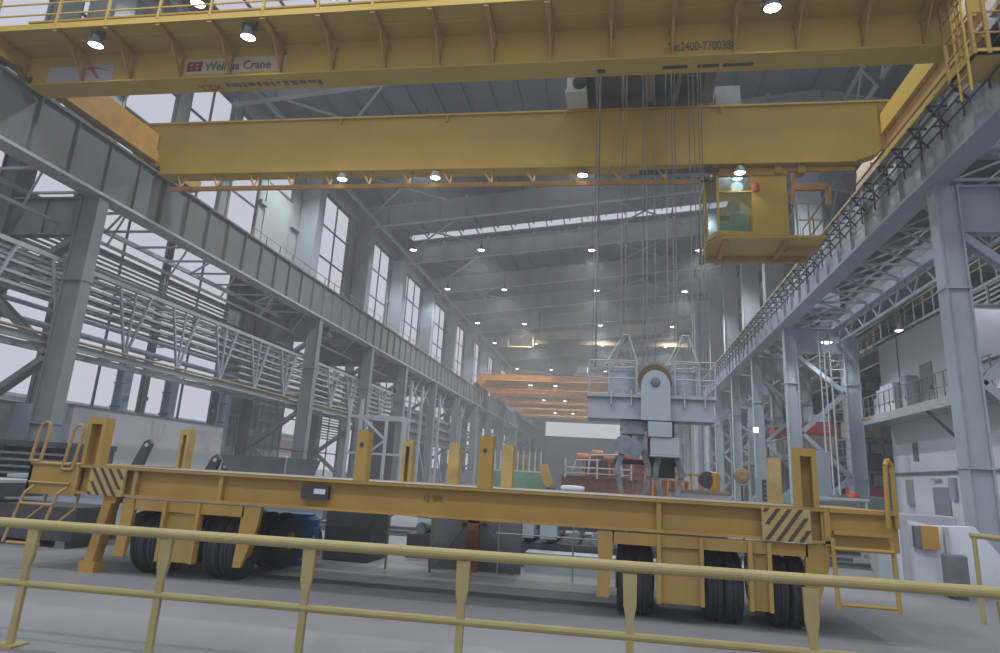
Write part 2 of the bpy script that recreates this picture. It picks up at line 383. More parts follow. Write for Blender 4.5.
# thick pale access rails near end carriage (right)
# ================================================================== RAFTERS, LAMPS, ROOF TRUSSES
RY = [19., 28.3, 37., 46., 55., 64.8, 74., 84., 94., 105., 120., 140.]
for i, Y in enumerate(RY):
    t = thing('roof_rafter', '%s deep grey roof beam from the front, spanning the hall' % ORD[i], 'roof beam', (0, Y, zraf(0)), 'deep I-shaped roof beams')
    x0, x1 = -18.9, RIDGE; d = .75
    z = lambda X: zraf(X)+d
    st = MB().ibar((x0, Y, z(x0)), (x1, Y, z(x1)), 1.5, .36, .04, .03)
    for X in [x0+.4+1.9*j for j in range(16)]: st.box(X, X+.03, Y-.17, Y+.17, z(X)-.7, z(X)+.7)
    for X in [x0+.4+3.8*j for j in range(8)]: st.box(X-.1, X+.1, Y-.3, Y+.3, z(X)+.74, zroof(X)-.2)
    put('beam', st, M_RAF, t)
    # right bay rafter
    zb_ = lambda X: zroof(RIDGE)-1.1+(16.5-zroof(RIDGE))*(X-RIDGE)/25
    put('right_bay_beam', MB().ibar((RIDGE, Y, zb_(RIDGE)), (36, Y, zb_(36)), 1.4, .34, .04, .03), M_RAF, t)
# roof bracing rods
for i, (ya, yb) in enumerate(zip(RY[1:6], RY[2:7])):
    for j, xa in enumerate((-18, -2)):
        b_ = MB(); xb = xa+7
        b_.bar((xa, ya+.3, zraf(xa)+.9), (xb, yb-.3, zraf(xb)+.9), .1, .1); b_.bar((xb, ya+.3, zraf(xb)+.6), (xa, yb-.3, zraf(xa)+.6), .1, .1)
        put('roof_brace', b_, M_LITE, label='crossed pale brace under the roof between %s and %s roof beams, %s' % (ORD[i+1], ORD[i+2], ('at the left eaves', 'towards mid span')[j]), cat='brace', group='roof cross braces')
# longitudinal lattice at the right column line and left eaves strut
def lattice(name, label, X, z0, z1, ya, yb, w, m, step=1.6, cat='truss', group=None):
    t = thing(name, label, cat, (X, (ya+yb)/2, z0), group)
    for nm, z in (('top_chord', z1), ('bottom_chord', z0)): put(nm, MB().bar((X, ya, z), (X, yb, z), w, w), m, t)
    g = MB(); Y = ya; k_ = 0
    while Y < yb-.1:
        e = min(Y+step, yb); g.bar((X, Y, z0 if k_ % 2 == 0 else z1), (X, e, z1 if k_ % 2 == 0 else z0), w*.6, w*.6); Y = e; k_ += 1
    put('lacing', g, m, t); return t
for i, (a, b) in enumerate(zip(RY[0:8], RY[1:9])):
    lattice('roof_truss', '%s pale lattice truss from the front under the roof near the right columns' % ORD[i], 10.7, 16.9, 18.6, a+.3, b-.3, .14, M_LITE, 1.5, group='lattice trusses at the right column line')
    lattice('roof_truss', '%s lattice truss from the front on the far side of the right columns' % ORD[i], 12.3, 15.4, 17.6, a+.3, b-.3, .16, M_GREY, 2.2, group='lattice trusses at the right column line')
put('eaves_strut', MB().ibar((-17.2, 19, 17.2), (-17.2, 140, 17.2), .22, .22), M_LITE, label='long pale strut running along the left eaves above the windows', cat='strut')
# ceiling lamps
def lamp_light(p, e, size=.25, col=(.93, .96, 1.), spot=False):
    l = bpy.data.lights.new('lamp_light', 'SPOT' if spot else 'POINT'); l.energy = e; l.shadow_soft_size = size
    if spot: l.spot_size = math.radians(150); l.spot_blend = .6
    l.color = col
    o = bpy.data.objects.new('lamp_light', l); o.location = Vector(p)+Vector((0, 0, EYE)); C.objects.link(o); return o
lamps = []
for row, Y in (('added nearest', 21.), ('front', 34.), ('second', 51.2), ('third', 63.), ('fourth', 78.), ('fifth', 90.), ('sixth', 112.)):  # nearest row hangs out of view, added as extra fill light
    for col, X in (('by the left windows', -16.2), ('left of mid span', -10.7), ('just left of centre', -2.1), ('right of centre', 5.8)):
        lamps.append((row, col, X, Y, 17.0))
def bay_lamp(X, Y, z, ztop, label, grp):
    t = thing('ceiling_lamp', label, 'lamp', (X, Y, z), grp)
    put('lamp_housing', MB().lathe((X, Y, z), [(.0, .42), (.09, .4), (.12, .2), (.3, .02), (.31, 0), (.27, 0)], 14), M_MID, t, smooth=False)
    put('lens', MB().lathe((X, Y, z), [(.0, -.06), (.16, -.05), (.27, .01), (.0, .03)], 14), M_LAMP, t)
    put('hanger_rod', MB().tube((X, Y, z+.4), (X, Y, ztop), .02, 5), M_MID, t); return t
for row, col, X, Y, z in lamps:
    bay_lamp(X, Y, z, zroof(X)-.02, 'round ceiling lamp in the %s row, %s' % (row, col), 'round ceiling lamps of the main bay')
    lamp_light((X, Y, z-.5), (LAMP if Y > 30 else LAMP*.5)*(.35 if X < -15 else 1.1), spot=True)
for i, Y in enumerate((-3., 8.)):                          # unseen beams and lamps, added only to brighten the hall
    t = thing('roof_rafter', 'grey roof beam %s the camera position, added unseen to carry fill lamps' % ('behind' if i == 0 else 'above'), 'roof beam', (0, Y, zraf(0)), 'deep I-shaped roof beams')
    put('beam', MB().ibar((-18.9, Y, zraf(-18.9)+.75), (RIDGE, Y, zraf(RIDGE)+.75), 1.5, .36, .04, .03), M_RAF, t)
    for X in (-16.2, -10.7, -5.0, 0.5, 5.8):
        bay_lamp(X, Y, 17.0, zraf(X)+.05, 'added fill lamp hung from the added roof beam %s the camera, %s' % (('behind', 'above')[i], {-16.2: 'at the left', -10.7: 'left of mid span', -5.0: 'mid span', .5: 'right of mid span', 5.8: 'at the right'}[X]), 'round ceiling lamps of the main bay'); lamp_light((X, Y, 16.5), LAMP*.4, spot=True)
for nm, X, Y, z, zt in (('beside the nearest right column', atY(981, 235, 27.5).x, 27.5, atY(981, 235, 27.5).z, 11.), ('above the white building', 14.0, 37.5, 8.2, 12), ('by the caged ladder', 10.0, 35.9, 7.2, 8.0), ('over the far right aisle', 11.9, 62, 8.5, 12), ('over the farthest right aisle', 11.5, 77, 9.8, 12)):
    bay_lamp(X, Y, z, zt, 'small round lamp %s' % nm, 'lamps of the right aisle'); lamp_light((X, Y, z-.4), 200, spot=True)

# ================================================================== THE BIG OVERHEAD CRANE
def big_crane():
    t = thing('overhead_crane', 'large yellow double girder travelling crane spanning the hall overhead', 'crane', (-4.4, 18.7, 10.15))
    XA, XB = -17.4, 8.5
    # near girder (box) --------------------------------
    g = MB(); g.box(-16.7, 7.55, 15.42, 15.90, 10.04, 12.1); g.box(XA+.2, -16.7, 15.42, 15.9, 10.35, 12.1); g.box(-16.7, 7.55, 15.28, 16.02, 10.0, 10.05); g.box(XA+.2, 7.55, 15.28, 16.02, 12.08, 12.13)
    g1 = put('near_girder', g, M_YEL, t)
    # walkway on the camera side of the near girder
    dk = MB(); dk.box(XA+.2, 7.5, 14.14, 15.42, 10.98, 11.02); dk.box(XA+.2, 7.5, 14.10, 14.14, 10.93, 11.1); dk.box(XA+.2, 7.5, 14.70, 14.76, 10.93, 10.98)
    put('walkway_deck', dk, M_YEL, t)
    xs = [atY(px_, 33-.0525*px_, 14.14).x for px_ in (5, 55, 105, 157, 209, 262, 317, 372, 429, 486, 547, 611, 676, 742, 809, 880, 945)]; xs = [-16.95] + xs[1:]
    for X in xs:
        if X > 7.4: continue
        b_ = MB(); b_.bar((X, 14.14, 10.93), (X, 15.42, 10.74), .14, .12); b_.bar((X, 14.74, 10.86), (X, 15.42, 10.06), .05, .05)
        b_.box(X-.03, X+.03, 15.3, 15.42, 10.06, 10.75); b_.box(X-.06, X+.06, 14.14, 14.22, 10.9, 11.0)
        put('walkway_bracket', b_, M_ORG2, t)
    rl = MB()
    for X in xs: rl.bar((X, 14.12, 11.05), (X, 14.12, 12.15), .06, .06)
    for z in (11.4, 11.75, 12.15): rl.bar((XA+.2, 14.12, z), (7.5, 14.12, z), .035, .035)
    put('guardrail', rl, M_YEL, t)
    # lettering on the near girder
    put('lettering_panel', MB().box(-16.2, -14.1, 15.405, 15.42, 10.08, 10.62), M_WALLC, t, label='pale faded panel with a red mark')
    put('red_mark', MB().prism([(-15.3, 10.45), (-14.75, 10.58), (-14.2, 10.42), (-14.7, 10.52)], 'y', 15.39, 15.405).prism([(-14.95, 10.58), (-14.8, 10.58), (-14.5, 10.2), (-14.6, 10.2)], 'y', 15.39, 15.405), M_TRED, t)
    put('lettering_panel', MB().box(-11.9, -8.9, 15.405, 15.42, 10.18, 10.66), M_TWHT, t, label='pale panel behind the maker lettering')
    lg = MB()
    for dx in (0, .17, .34): lg.box(-11.82+dx, -11.72+dx, 15.385, 15.405, 10.28, 10.56)
    for z in (10.28, 10.39, 10.5): lg.box(-11.82, -11.38, 15.385, 15.405, z, z+.06)
    put('red_logo', lg, M_TRED, t)
    text('lettering', 'Weihua Crane', .38, (-11.28, 15.39, 10.28), math.pi/2, M_TXT, t, sx=.86)
    text('lettering', 'Te:2400-7700380', .34, (1.12, 15.4, 10.24), math.pi/2, M_TXT, t, sx=.66)
    # second line on the underside
    text('lettering', 'YZX', .36, (-11.6, 15.9, 9.985), math.pi, M_TRED, t, ext=.006)
    rnd = random.Random(3); dash = MB(); X = -10.75
    while X < -8.0: w_ = rnd.uniform(.08, .22); h_ = rnd.uniform(.1, .2); dash.box(X, X+w_, 15.62, 15.62+h_, 9.985, 10.0); X += w_+rnd.uniform(.03, .09)
    put('small_lettering', dash, M_TXT, t)
    dash = MB()
    for a, b in ((1.0, 1.6), (1.85, 1.92), (1.95, 2.35), (2.45, 3.15)): dash.box(a, b, 15.66, 15.78, 9.985, 10.0)
    put('small_lettering', dash, M_DARK, t)
    put('pilot_light', MB().box(-.6, -.4, 15.7, 15.8, 9.95, 10.0), M_DARK, t)
    # floodlights hanging under the walkway
    for px, py in ((97, 40), (249, 32), (772, 2)):
        p = atZ(px, py, 10.7); X, Y = p.x, p.y
        f_ = put('floodlight', MB().lathe((X, Y, 10.55), [(0, .36), (.1, .36), (.14, .3), (.15, .12), (.22, .02), (.22, -.02), (.19, -.02)], 16), M_DARK, t)
        put('lens', MB().lathe((X, Y, 10.55), [(0, -.05), (.12, -.04), (.19, 0), (0, .02)], 16), M_LAMP, f_)
        put('yoke', MB().bar((X-.18, Y, 10.72), (X-.18, Y, 10.98), .03, .05).bar((X+.18, Y, 10.72), (X+.18, Y, 10.98), .03, .05), M_DARK, f_)
        lamp_light((X, Y, 10.4), 60, .2, spot=True)
    # far girder ------------------------------------------
    g = MB()
    prof = [(XA-.6, 10.35), (-16.74, 10.35), (-16.7, 10.04), (7.1, 10.04), (7.8, 10.25), (8.3, 10.75), (8.75, 11.0), (8.75, 12.02), (XA-.6, 12.02)]
    g.prism(prof, 'y', 21.4, 21.85)
    g.box(XA-.65, 8.85, 21.3, 21.98, 12.02, 12.08); g.box(-16.7, 7.2, 21.3, 21.95, 9.98, 10.04)
    put('far_girder', g, M_YEL, t)
    s_ = MB()
    for X in (-9.9, -6.0, -1.9, 3.2): s_.box(X, X+.06, 21.32, 21.46, 11.8, 12.02)
    put('girder_lug', s_, M_YEL, t)
    put('trolley_rail', MB().box(XA, 8.6, 21.65, 21.75, 12.08, 12.2), M_MID, t); put('trolley_rail', MB().box(XA+.2, 7.5, 15.6, 15.7, 12.13, 12.25), M_MID, t)
    e = MB(); e.box(7.95, 8.7, 21.38, 21.46, 10.4, 12.0); 
    for z in (10.9, 11.3, 11.7): e.box(7.98, 8.68, 21.34, 21.4, z, z+.05)
    put('end_plate', e, M_ORG2, t)
    # end carriages with wheels
    for X, nm in ((-17.1, 0), (8.32, 1)):
        c = MB(); c.box(X-.2, X+.2, 13.3, 24.2, 10.52, 10.95)
        c.box(X-.3, X+.3, 13.5, 14.9, 10.4, 10.55); c.box(X-.3, X+.3, 22.6, 24.0, 10.4, 10.55)
        ca = put('end_carriage', c, M_ORG2, t)
        for Y in (13.9, 14.7, 22.8, 23.6):
            put('wheel', MB().lathe((X, Y, 10.5), [(0, -.09), (.14, -.09), (.21, -.07), (.21, .07), (.14, .09), (0, .09)], 18, 'x'), M_DARK, ca)
    put('girder_tie', MB().box(-17.35, -16.98, 15.9, 21.38, 10.95, 11.6), M_ORG2, t, label='orange cross beam tying both girders at the left')
    put('girder_tie', MB().box(8.0, 8.5, 15.6, 21.45, 10.95, 11.6), M_YEL, t, label='yellow cross beam tying both girders at the right')
    sr_ = MB(); sr_.bar((7.85, 14.8, 9.92), (7.85, 23.4, 9.92), .12, .16)
    put('collector_beam', sr_, M_YEL, t)
    # access cage at the near right end
    cg = MB(); X0, X1, Y0, Y1, z0, z1 = 7.2, 9.4, 14.05, 15.2, 8.95, 11.2
    cg.box(X0, X1, Y0, Y1, z0, z0+.06); cg.box(X0, X1, Y0, Y0+.05, z0, z0+.14); cg.box(X0, X0+.05, Y0, Y1, z0, z0+.14)
    ac = put('access_platform', cg, M_YEL, t)
    r_ = MB()
    for X, Y in ((X0, Y0), (X0, Y1), (X0+.28, Y0), (X1, Y0), (X0, Y0+.5), (X0+1.2, Y0)): r_.bar((X, Y, z0), (X, Y, z1), .07, .07)
    for z in (z0+.5, z0+1.0, z0+1.5, z0+2.0): r_.bar((X0, Y0, z), (X1, Y0, z), .035, .035); r_.bar((X0, Y0, z), (X0, Y1, z), .035, .035)
    put('cage_rail', r_, M_ORG2, ac)
    l_ = MB(); z = z0-.5
    for Y in (14.3, 14.75): l_.bar((X0-.02, Y, z0-.7), (X0-.02, Y, z1), .04, .04)
    while z < z1: l_.bar((X0-.02, 14.3, z), (X0-.02, 14.75, z), .03, .03); z += .25
    put('ladder', l_, M_YEL, ac)
    put('drive_box', MB().box(8.1, 8.9, 14.5, 15.1, z0+.1, z0+1.8).box(8.3, 8.6, 14.3, 14.5, z0+.1, z0+2.2), M_GREY, ac)
    # trolley between and above the girders
    tr = MB(); tr.box(-1.45, 2.9, 15.4, 15.8, 12.3, 12.85); tr.box(-1.45, 2.9, 21.55, 22.0, 12.3, 12.85)
    tr.box(-1.45, -1.1, 15.4, 22.2, 12.4, 12.85); tr.box(2.6, 2.9, 15.4, 22.2, 12.4, 12.85); tr.box(-1.4, 2.85, 19.9, 21.7, 12.72, 12.78)
    tl = put('trolley', tr, M_GRY2, t)
    rb = MB()
    for X, w_ in ((-.85, .12), (.0, .13), (.75, .3), (1.75, .12)): rb.box(X, X+w_, 16, 21.7, 12.42, 12.7)
    put('cross_beam', rb, M_BRN2, tl)
    put('cabinet', MB().box(-1.75, -1.12, 20.3, 21.3, 12.15, 13.6).box(-1.8, -1.1, 20.2, 21.3, 12.1, 12.18), M_WHT2, tl, label='white cabinet with a vent fan')
    put('vent_fan', MB().lathe((-1.35, 20.28, 12.45), [(0, 0), (.1, -.05), (.22, -.05), (.22, .02), (0, .02)], 16, 'y'), M_DARK, tl)
    for X in (-.3, 1.9):
        put('rope_drum', MB().lathe((X, 18.7, 13.3), [(0, -.8), (.45, -.8), (.5, -.75), (.4, -.72), (.4, .72), (.5, .75), (.45, .8), (0, .8)], 20, 'x'), M_MID, tl)
    put('motor', MB().lathe((.8, 17.2, 13.2), [(0, -.5), (.25, -.5), (.28, -.4), (.28, .4), (.25, .5), (0, .5)], 16, 'x'), M_DARK, tl)
    put('motor', MB().box(3.1, 3.9, 21.7, 22.3, 12.25, 13.0), M_MID, tl)
    # ropes
    for px, zb, dy in ((595, 3.0, 0), (598, 3.0, .25), (622, 3.7, -.1), (626, 3.7, .3), (643, 3.1, .1), (647, 3.1, -.2), (655, 3.1, .2), (667, 3.7, -.3), (673, 3.7, .1), (676, 3.7, .3), (691, 3.1, 0), (696, 3.1, .3), (701, 2.9, -.2), (704, 2.9, .2)):
        p = atY(px, 220, 18.7+dy)
        put('hoist_rope', MB().tube((p.x, 18.7+dy, zb), (p.x, 18.7+dy, 12.9), .016 if px != 598 else .03, 5), M_ROPE, t)
    # festoon track below the far girder
    f_ = MB(); f_.bar((-16.0, 21.2, 9.33), (2.45, 21.2, 9.33), .1, .15)
    fe = put('festoon_track', f_, M_ORG2, t)
    X = -15.6
    repeat('hanger', MB().bar((X, 21.2, 9.4), (X, 21.5, 9.98), .05, .05).bar((X, 21.2, 9.4), (X-.35, 21.4, 9.98), .05, .05), M_ORG2, fe, [(1.42*i, 0, 0) for i in range(13)])
    hg = MB()
    for X in (1.2, 1.6, 2.0, 2.3, 2.6, 2.8):
        hg.ring((X, 21.35, 9.55), .16, .035, 'y', 10, 6, math.pi, 2*math.pi); 
    hg.bar((.6, 21.35, 9.75), (3.1, 21.35, 9.8), .08, .12)
    put('cable_loop', hg, M_DARK, fe)
    for X in (-9.56, -6.22, -1.23, 3.72):
        f2 = put('floodlight', MB().lathe((X, 21.35, 9.68), [(0, .22), (.1, .22), (.2, .02), (.2, 0), (.17, 0)], 14), M_MID, t)
        put('lens', MB().lathe((X, 21.35, 9.68), [(0, -.05), (.12, -.03), (.17, 0), (0, .02)], 14), M_LAMP, f2); lamp_light((X, 21.2, 9.45), 20, .2, spot=True)
    # suspension frame over the cab
    s_ = MB(); s_.bar((2.6, 21.6, 9.86), (7.2, 21.6, 9.86), .14, .14); s_.bar((2.9, 21.55, 9.72), (5.2, 21.55, 9.72), .1, .12)
    for X in (2.9, 3.7, 4.8, 5.5): s_.box(X, X+.22, 21.45, 21.8, 9.7, 10.0)
    s_.bar((5.4, 21.7, 9.3), (6.4, 21.7, 9.3), .14, .2); s_.bar((6.4, 21.7, 9.3), (6.4, 21.7, 8.7), .14, .14); s_.bar((5.45, 21.7, 9.9), (5.3, 21.7, 8.7), .12, .12)
    put('suspension_frame', s_, M_ORG2, t)
    # operator cab
    c = MB(); yf, yb = 21.55, 23.6
    c.box(4.08, 5.15, yf, yb, 7.66, 9.72)                          # solid machine half
    c.box(2.95, 4.08, yf, yf+.07, 7.62, 7.76)
    cab = put('operator_cab', c, M_YEL, t)
    fl = MB(); fl.prism([(3.15, yf-.03), (6.2, yf-.03), (6.2, 23.95), (2.75, 23.95), (2.75, yf+.6)], 'z', 7.56, 7.64)
    put('cab_floor', fl, M_YEL, cab)
    ub = MB(); ub.box(2.7, 6.1, 23.4, 23.6, 7.38, 7.56); ub.box(3.2, 3.35, 21.7, 23.9, 7.42, 7.56); ub.box(5.0, 5.15, 21.7, 23.9, 7.42, 7.56); ub.box(5.2, 6.2, 22.4, 22.6, 7.42, 7.56)
    put('floor_beam', ub, M_ORG2, cab)
    fr = MB()
    P = [(3.05, yf), (2.75, yf+.6), (2.75, 23.6)]
    for X, Y in P: fr.bar((X, Y, 7.64), (X, Y, 9.72), .07, .07)
    fr.bar((3.05, yf, 9.7), (4.1, yf, 9.7), .07, .07); fr.bar((3.05, yf, 9.12), (4.1, yf, 9.12), .05, .05); fr.bar((2.75, yf+.6, 9.7), (2.75, 23.6, 9.7), .07, .07); fr.bar((3.05, yf, 9.7), (2.75, yf+.6, 9.7), .07, .07)
    fr.bar((3.05, yf, 7.75), (4.1, yf, 7.68), .08, .14); fr.bar((3.05, yf, 7.75), (2.75, yf+.6, 7.7), .08, .14); fr.bar((2.75, 23.6, 9.12), (2.75, yf+.6, 9.12), .05, .05)
    put('cab_frame', fr, M_YEL, cab)
    put('cab_roof', MB().prism([(3.05, yf), (4.1, yf), (4.1, 23.6), (2.75, 23.6), (2.75, yf+.6)], 'z', 9.72, 9.78), M_YEL, cab)
    put('cab_window', MB().box(3.08, 4.06, yf+.02, yf+.035, 7.8, 9.66), M_CGLASS, cab)
    put('cab_window', MB().prism([(3.03, yf+.04), (2.77, yf+.58), (2.78, yf+.58), (3.04, yf+.04)], 'z', 7.8, 9.66), M_CGLASS, cab)
    put('cab_window', MB().box(2.76, 2.77, yf+.65, 23.55, 7.8, 9.66), M_CGLASS, cab)
    put('control_console', MB().box(3.1, 4.0, 22.0, 22.5, 7.64, 8.3).box(3.5, 4.0, 22.0, 22.3, 8.3, 8.55), M_TEAL, cab)
    put('seat', MB().box(3.2, 3.7, 22.7, 23.2, 7.9, 8.1).box(3.2, 3.7, 23.1, 23.25, 8.1, 8.9), M_DARK, cab)
    put('red_beacon', MB().lathe((4.22, yf-.08, 9.1), [(0, 0), (.09, 0), (.1, .18), (.06, .26), (0, .27)], 12), M_RED, cab, label='small red beacon')
    rl = MB()
    for X, Y in ((5.4, yf), (6.15, yf), (6.15, 22.6), (6.15, 23.9), (5.75, yf)): rl.bar((X, Y, 7.64), (X, Y, 8.7), .04, .04)
    for z in (8.15, 8.7): rl.bar((5.4, yf, z), (6.15, yf, z), .035, .035); rl.bar((6.15, yf, z), (6.15, 23.9, z), .035, .035)
    put('platform_railing', rl, M_YELP, cab)
    put('red_hose', MB().path([(2.62, 22.6, 8.0), (2.6, 22.6, 7.5), (2.64, 22.6, 7.1)], .05, 6), M_ORG, cab)
    put('hose_post', MB().bar((2.58, 22.5, 7.1), (2.58, 22.5, 8.8), .03, .03).lathe((2.62, 22.5, 6.95), [(0, 0), (.1, .05), (.1, .2), (0, .3)], 10), M_MID, cab)
    return t
M_ORG2 = mat('crane orange yellow paint', (.42, .245, .06), .5, 0, .12, 2, RUST, .35)
M_TEAL = mat('teal console enamel', (.12, .34, .36), .5, 0, .15, 3)
big_crane()

# ================================================================== LIFTING TONGS ON THE ROPES
M_BRNS = mat('dark tan greasy steel', (.14, .095, .055), .5, .1, .3, 6)
def tongs():
    Y = 18.7
    t = thing('lifting_tongs', 'grey slab lifting beam with tongs hanging on ropes below the big crane', 'lifting device', (.8, Y, -.9))
    b_ = MB(); b_.box(-.76, 2.35, Y-.45, Y+.45, 1.62, 2.12); b_.box(-.8, 2.4, Y-.55, Y+.55, 2.12, 2.2); b_.box(-.78, 2.37, Y-.5, Y+.5, 1.58, 1.63)
    put('cross_beam', b_, M_GREY, t)
    s_ = MB()
    for X in (-.2, .3, 1.6, 2.1): s_.box(X, X+.03, Y-.62, Y-.45, 1.9, 2.3)
    put('deck_bracket', s_, M_LITE, t)
    for yy in (Y-.53, Y+.53):
        for xs in ((-.76, -.25, .45), (1.4, 2.0, 2.38)):
            rl = MB()
            for X in xs: rl.tube((X, yy, 2.2), (X, yy, 3.05), .02, 6)
            for z in (2.6, 3.05): rl.tube((xs[0], yy, z), (xs[2], yy, z), .02, 6)
            put('guardrail', rl, M_LITE, t)
    for X in (.08, 1.62):
        d = put('rope_drum_housing', MB().lathe((X, Y, 2.2), [(0, 0), (.33, 0), (.33, .6), (.35, .62), (.35, .66), (0, .7)], 22), M_GREY, t)
        put('hoop', MB().ring((X, Y, 3.02), .42, .02, 'z', 20, 6).ring((X-.1, Y-.2, 2.86), .18, .025, 'y', 12, 6, 0, math.pi), M_LITE, d)
        f_ = MB()
        for dx, dy in ((-.42, -.2), (.42, -.2), (-.25, .35), (.3, .35)): f_.tube((X+dx, Y+dy, 3.0), (X+.1+dx*.18, Y+dy*.2, 3.82), .018, 6)
        f_.tube((X, Y-.05, 3.82), (X+.2, Y-.05, 3.82), .03, 6)
        put('rope_frame', f_, M_LITE, d)
    put('sheave', MB().lathe((.9, Y-.5, 2.55), [(0, -.06), (.3, -.06), (.42, -.08), (.42, .08), (.3, .06), (0, .06)], 26, 'y'), M_BRNS, t, label='dark tan sheave wheel')
    pts = [(.55, 1.55), (1.27, 1.55), (1.27, 2.1)] + [(.91+.36*math.cos(a), 2.38+.42*math.sin(a)) for a in [i*math.pi/10 for i in range(0, 11)]] + [(.55, 2.1)]
    put('yoke_plate', MB().prism(pts, 'y', Y-.75, Y-.6), M_GREYL, t, bevel=.01)
    put('yoke_pin', MB().lathe((.9, Y-.78, 2.5), [(0, -.04), (.09, -.04), (.12, 0), (.12, .06), (0, .06)], 16, 'y').lathe((.9, Y-.78, 2.5), [(0, -.06), (.04, -.06), (.04, 0)], 10, 'y'), M_MID, t)
    put('motor_box', MB().box(.72, 1.3, Y-.8, Y-.1, 1.15, 1.52).box(.78, 1.47, Y-.75, Y-.1, .72, 1.15).box(.76, 1.49, Y-.77, Y-.1, .68, .72), M_GREYL, t, bevel=.015)
    # tong machinery left of box
    g = MB(); g.box(.05, .72, Y-.4, Y+.4, 1.35, 1.55); g.box(.1, .66, Y-.45, Y+.3, 1.22, 1.36); g.box(.2, .34, Y-.3, Y+.2, .8, 1.25); g.box(.5, .62, Y-.3, Y+.2, .8, 1.25)
    g.lathe((.16, Y-.35, .95), [(0, -.12), (.24, -.12), (.24, .1), (0, .1)], 18, 'y'); g.lathe((.44, Y-.4, .88), [(0, -.1), (.18, -.1), (.18, .1), (0, .1)], 16, 'y')
    put('gear_case', g, M_MID2, t)
    for s_, X in ((-1, .12), (1, .62), (-1, 1.05), (1, 1.4)):
        a_ = MB(); a_.bar((X, Y-.3, .85), (X+s_*.15, Y-.3, .3), .1, .14); a_.bar((X+s_*.15, Y-.3, .3), (X-s_*.02, Y-.3, -.35), .09, .12); a_.box(X-.1-s_*.02, X+.1-s_*.02, Y-.4, Y-.2, -.45, -.32)
        a_.lathe((X+s_*.15, Y-.36, .3), [(0, -.05), (.09, -.05), (.09, .05), (0, .05)], 12, 'y')
        put('tong_arm', a_, M_MID2, t)
    g = MB(); g.box(.75, 1.4, Y-.1, Y+.35, .2, 1.6); g.bar((-.1, Y, .55), (1.5, Y, .55), .1, .12)
    put('rear_frame', g, M_DARK, t)
M_MID2 = mat('oily grey castings', (.19, .22, .25), .45, .1, .3, 5)
tongs()

# ================================================================== FAR CRANES
def far_crane(Y, label, XB=8.3, top=12.1, trolley=None):
    t = thing('overhead_crane', label, 'crane', (-4, Y, 10.2), 'distant orange travelling cranes')
    for dy, nm in ((0, 'near_girder'), (4.5, 'far_girder')):
        g = MB(); g.prism([(-17.3, 10.9), (-16.2, 10.35), (7.6, 10.35), (XB, 10.9), (XB, top), (-17.3, top)], 'y', Y+dy, Y+dy+.8); g.box(-17.3, XB, Y+dy-.15, Y+dy+.95, top, top+.06)
        g.box(-16.2, 7.4, Y+dy-1.0, Y+dy, 11.3, 11.38)
        put(nm, g, M_ORG, t)
    put('end_carriage', MB().box(-17.35, -16.9, Y-1.2, Y+6.5, 10.3, 10.9), M_DARK, t); put('end_carriage', MB().box(8.1, 8.5, Y-1.2, Y+6.5, 10.3, 10.9), M_DARK, t)
    rl = MB()
    for z in (11.9, 12.4): rl.bar((-16.2, Y-1, z), (7.4, Y-1, z), .05, .05)
    for i in range(16): rl.bar((-16.2+1.5*i, Y-1, 11.38), (-16.2+1.5*i, Y-1, 12.4), .05, .05)
    put('guardrail', rl, M_BRN, t)
    tx = trolley if trolley is not None else -4
    tr = MB(); tr.box(tx, tx+3.4, Y, Y+5, top+.1, top+.6); tr.box(tx+.3, tx+1.6, Y+1, Y+3, top+.6, top+1.5)
    put('trolley', tr, M_WHT if trolley is not None else M_MID, t)
    for X in (-10.5, -7.5):
        f_ = put('floodlight', MB().lathe((X, Y-.5, 10.9), [(0, .3), (.2, .3), (.3, .0), (0, 0)], 12), M_MID, t); put('lens', MB().lathe((X, Y-.5, 10.86), [(0, -.05), (.25, 0), (0, .02)], 12), M_LAMP, f_)
far_crane(85, 'nearest of the distant orange cranes, with a pale trolley', trolley=-5.4)
far_crane(101, 'middle one of the distant orange cranes')
far_crane(120, 'farthest of the distant orange cranes, above the bright far window')
M_BRNS2 = mat('dull yellow brown steel', (.17, .125, .06), .6, 0, .1, 2)
t = thing('monorail_beam', 'brownish yellow monorail beam slung under the roof in the distance', 'beam', (-1, 80, 15.2))
put('beam', MB().ibar((-9.8, 80, 15.4), (8.6, 80, 15.4), .55, .3), M_BRNS2, t)
g = MB(); 
for X in (-12.8, -9.9): g.box(X, X+.15, 79.6, 79.8, 14.6, 16.2)
for z in (14.6, 16.1): g.box(-12.8, -9.8, 79.6, 79.8, z, z+.15)
put('end_frame', g, M_BRNS2, t)
g = MB()
for X in (-9.2, -3, 3, 8): g.bar((X, 80, 15.6), (X, 80, zroof(X)-.1), .1, .1)
put('hanger', g, M_MID, t)

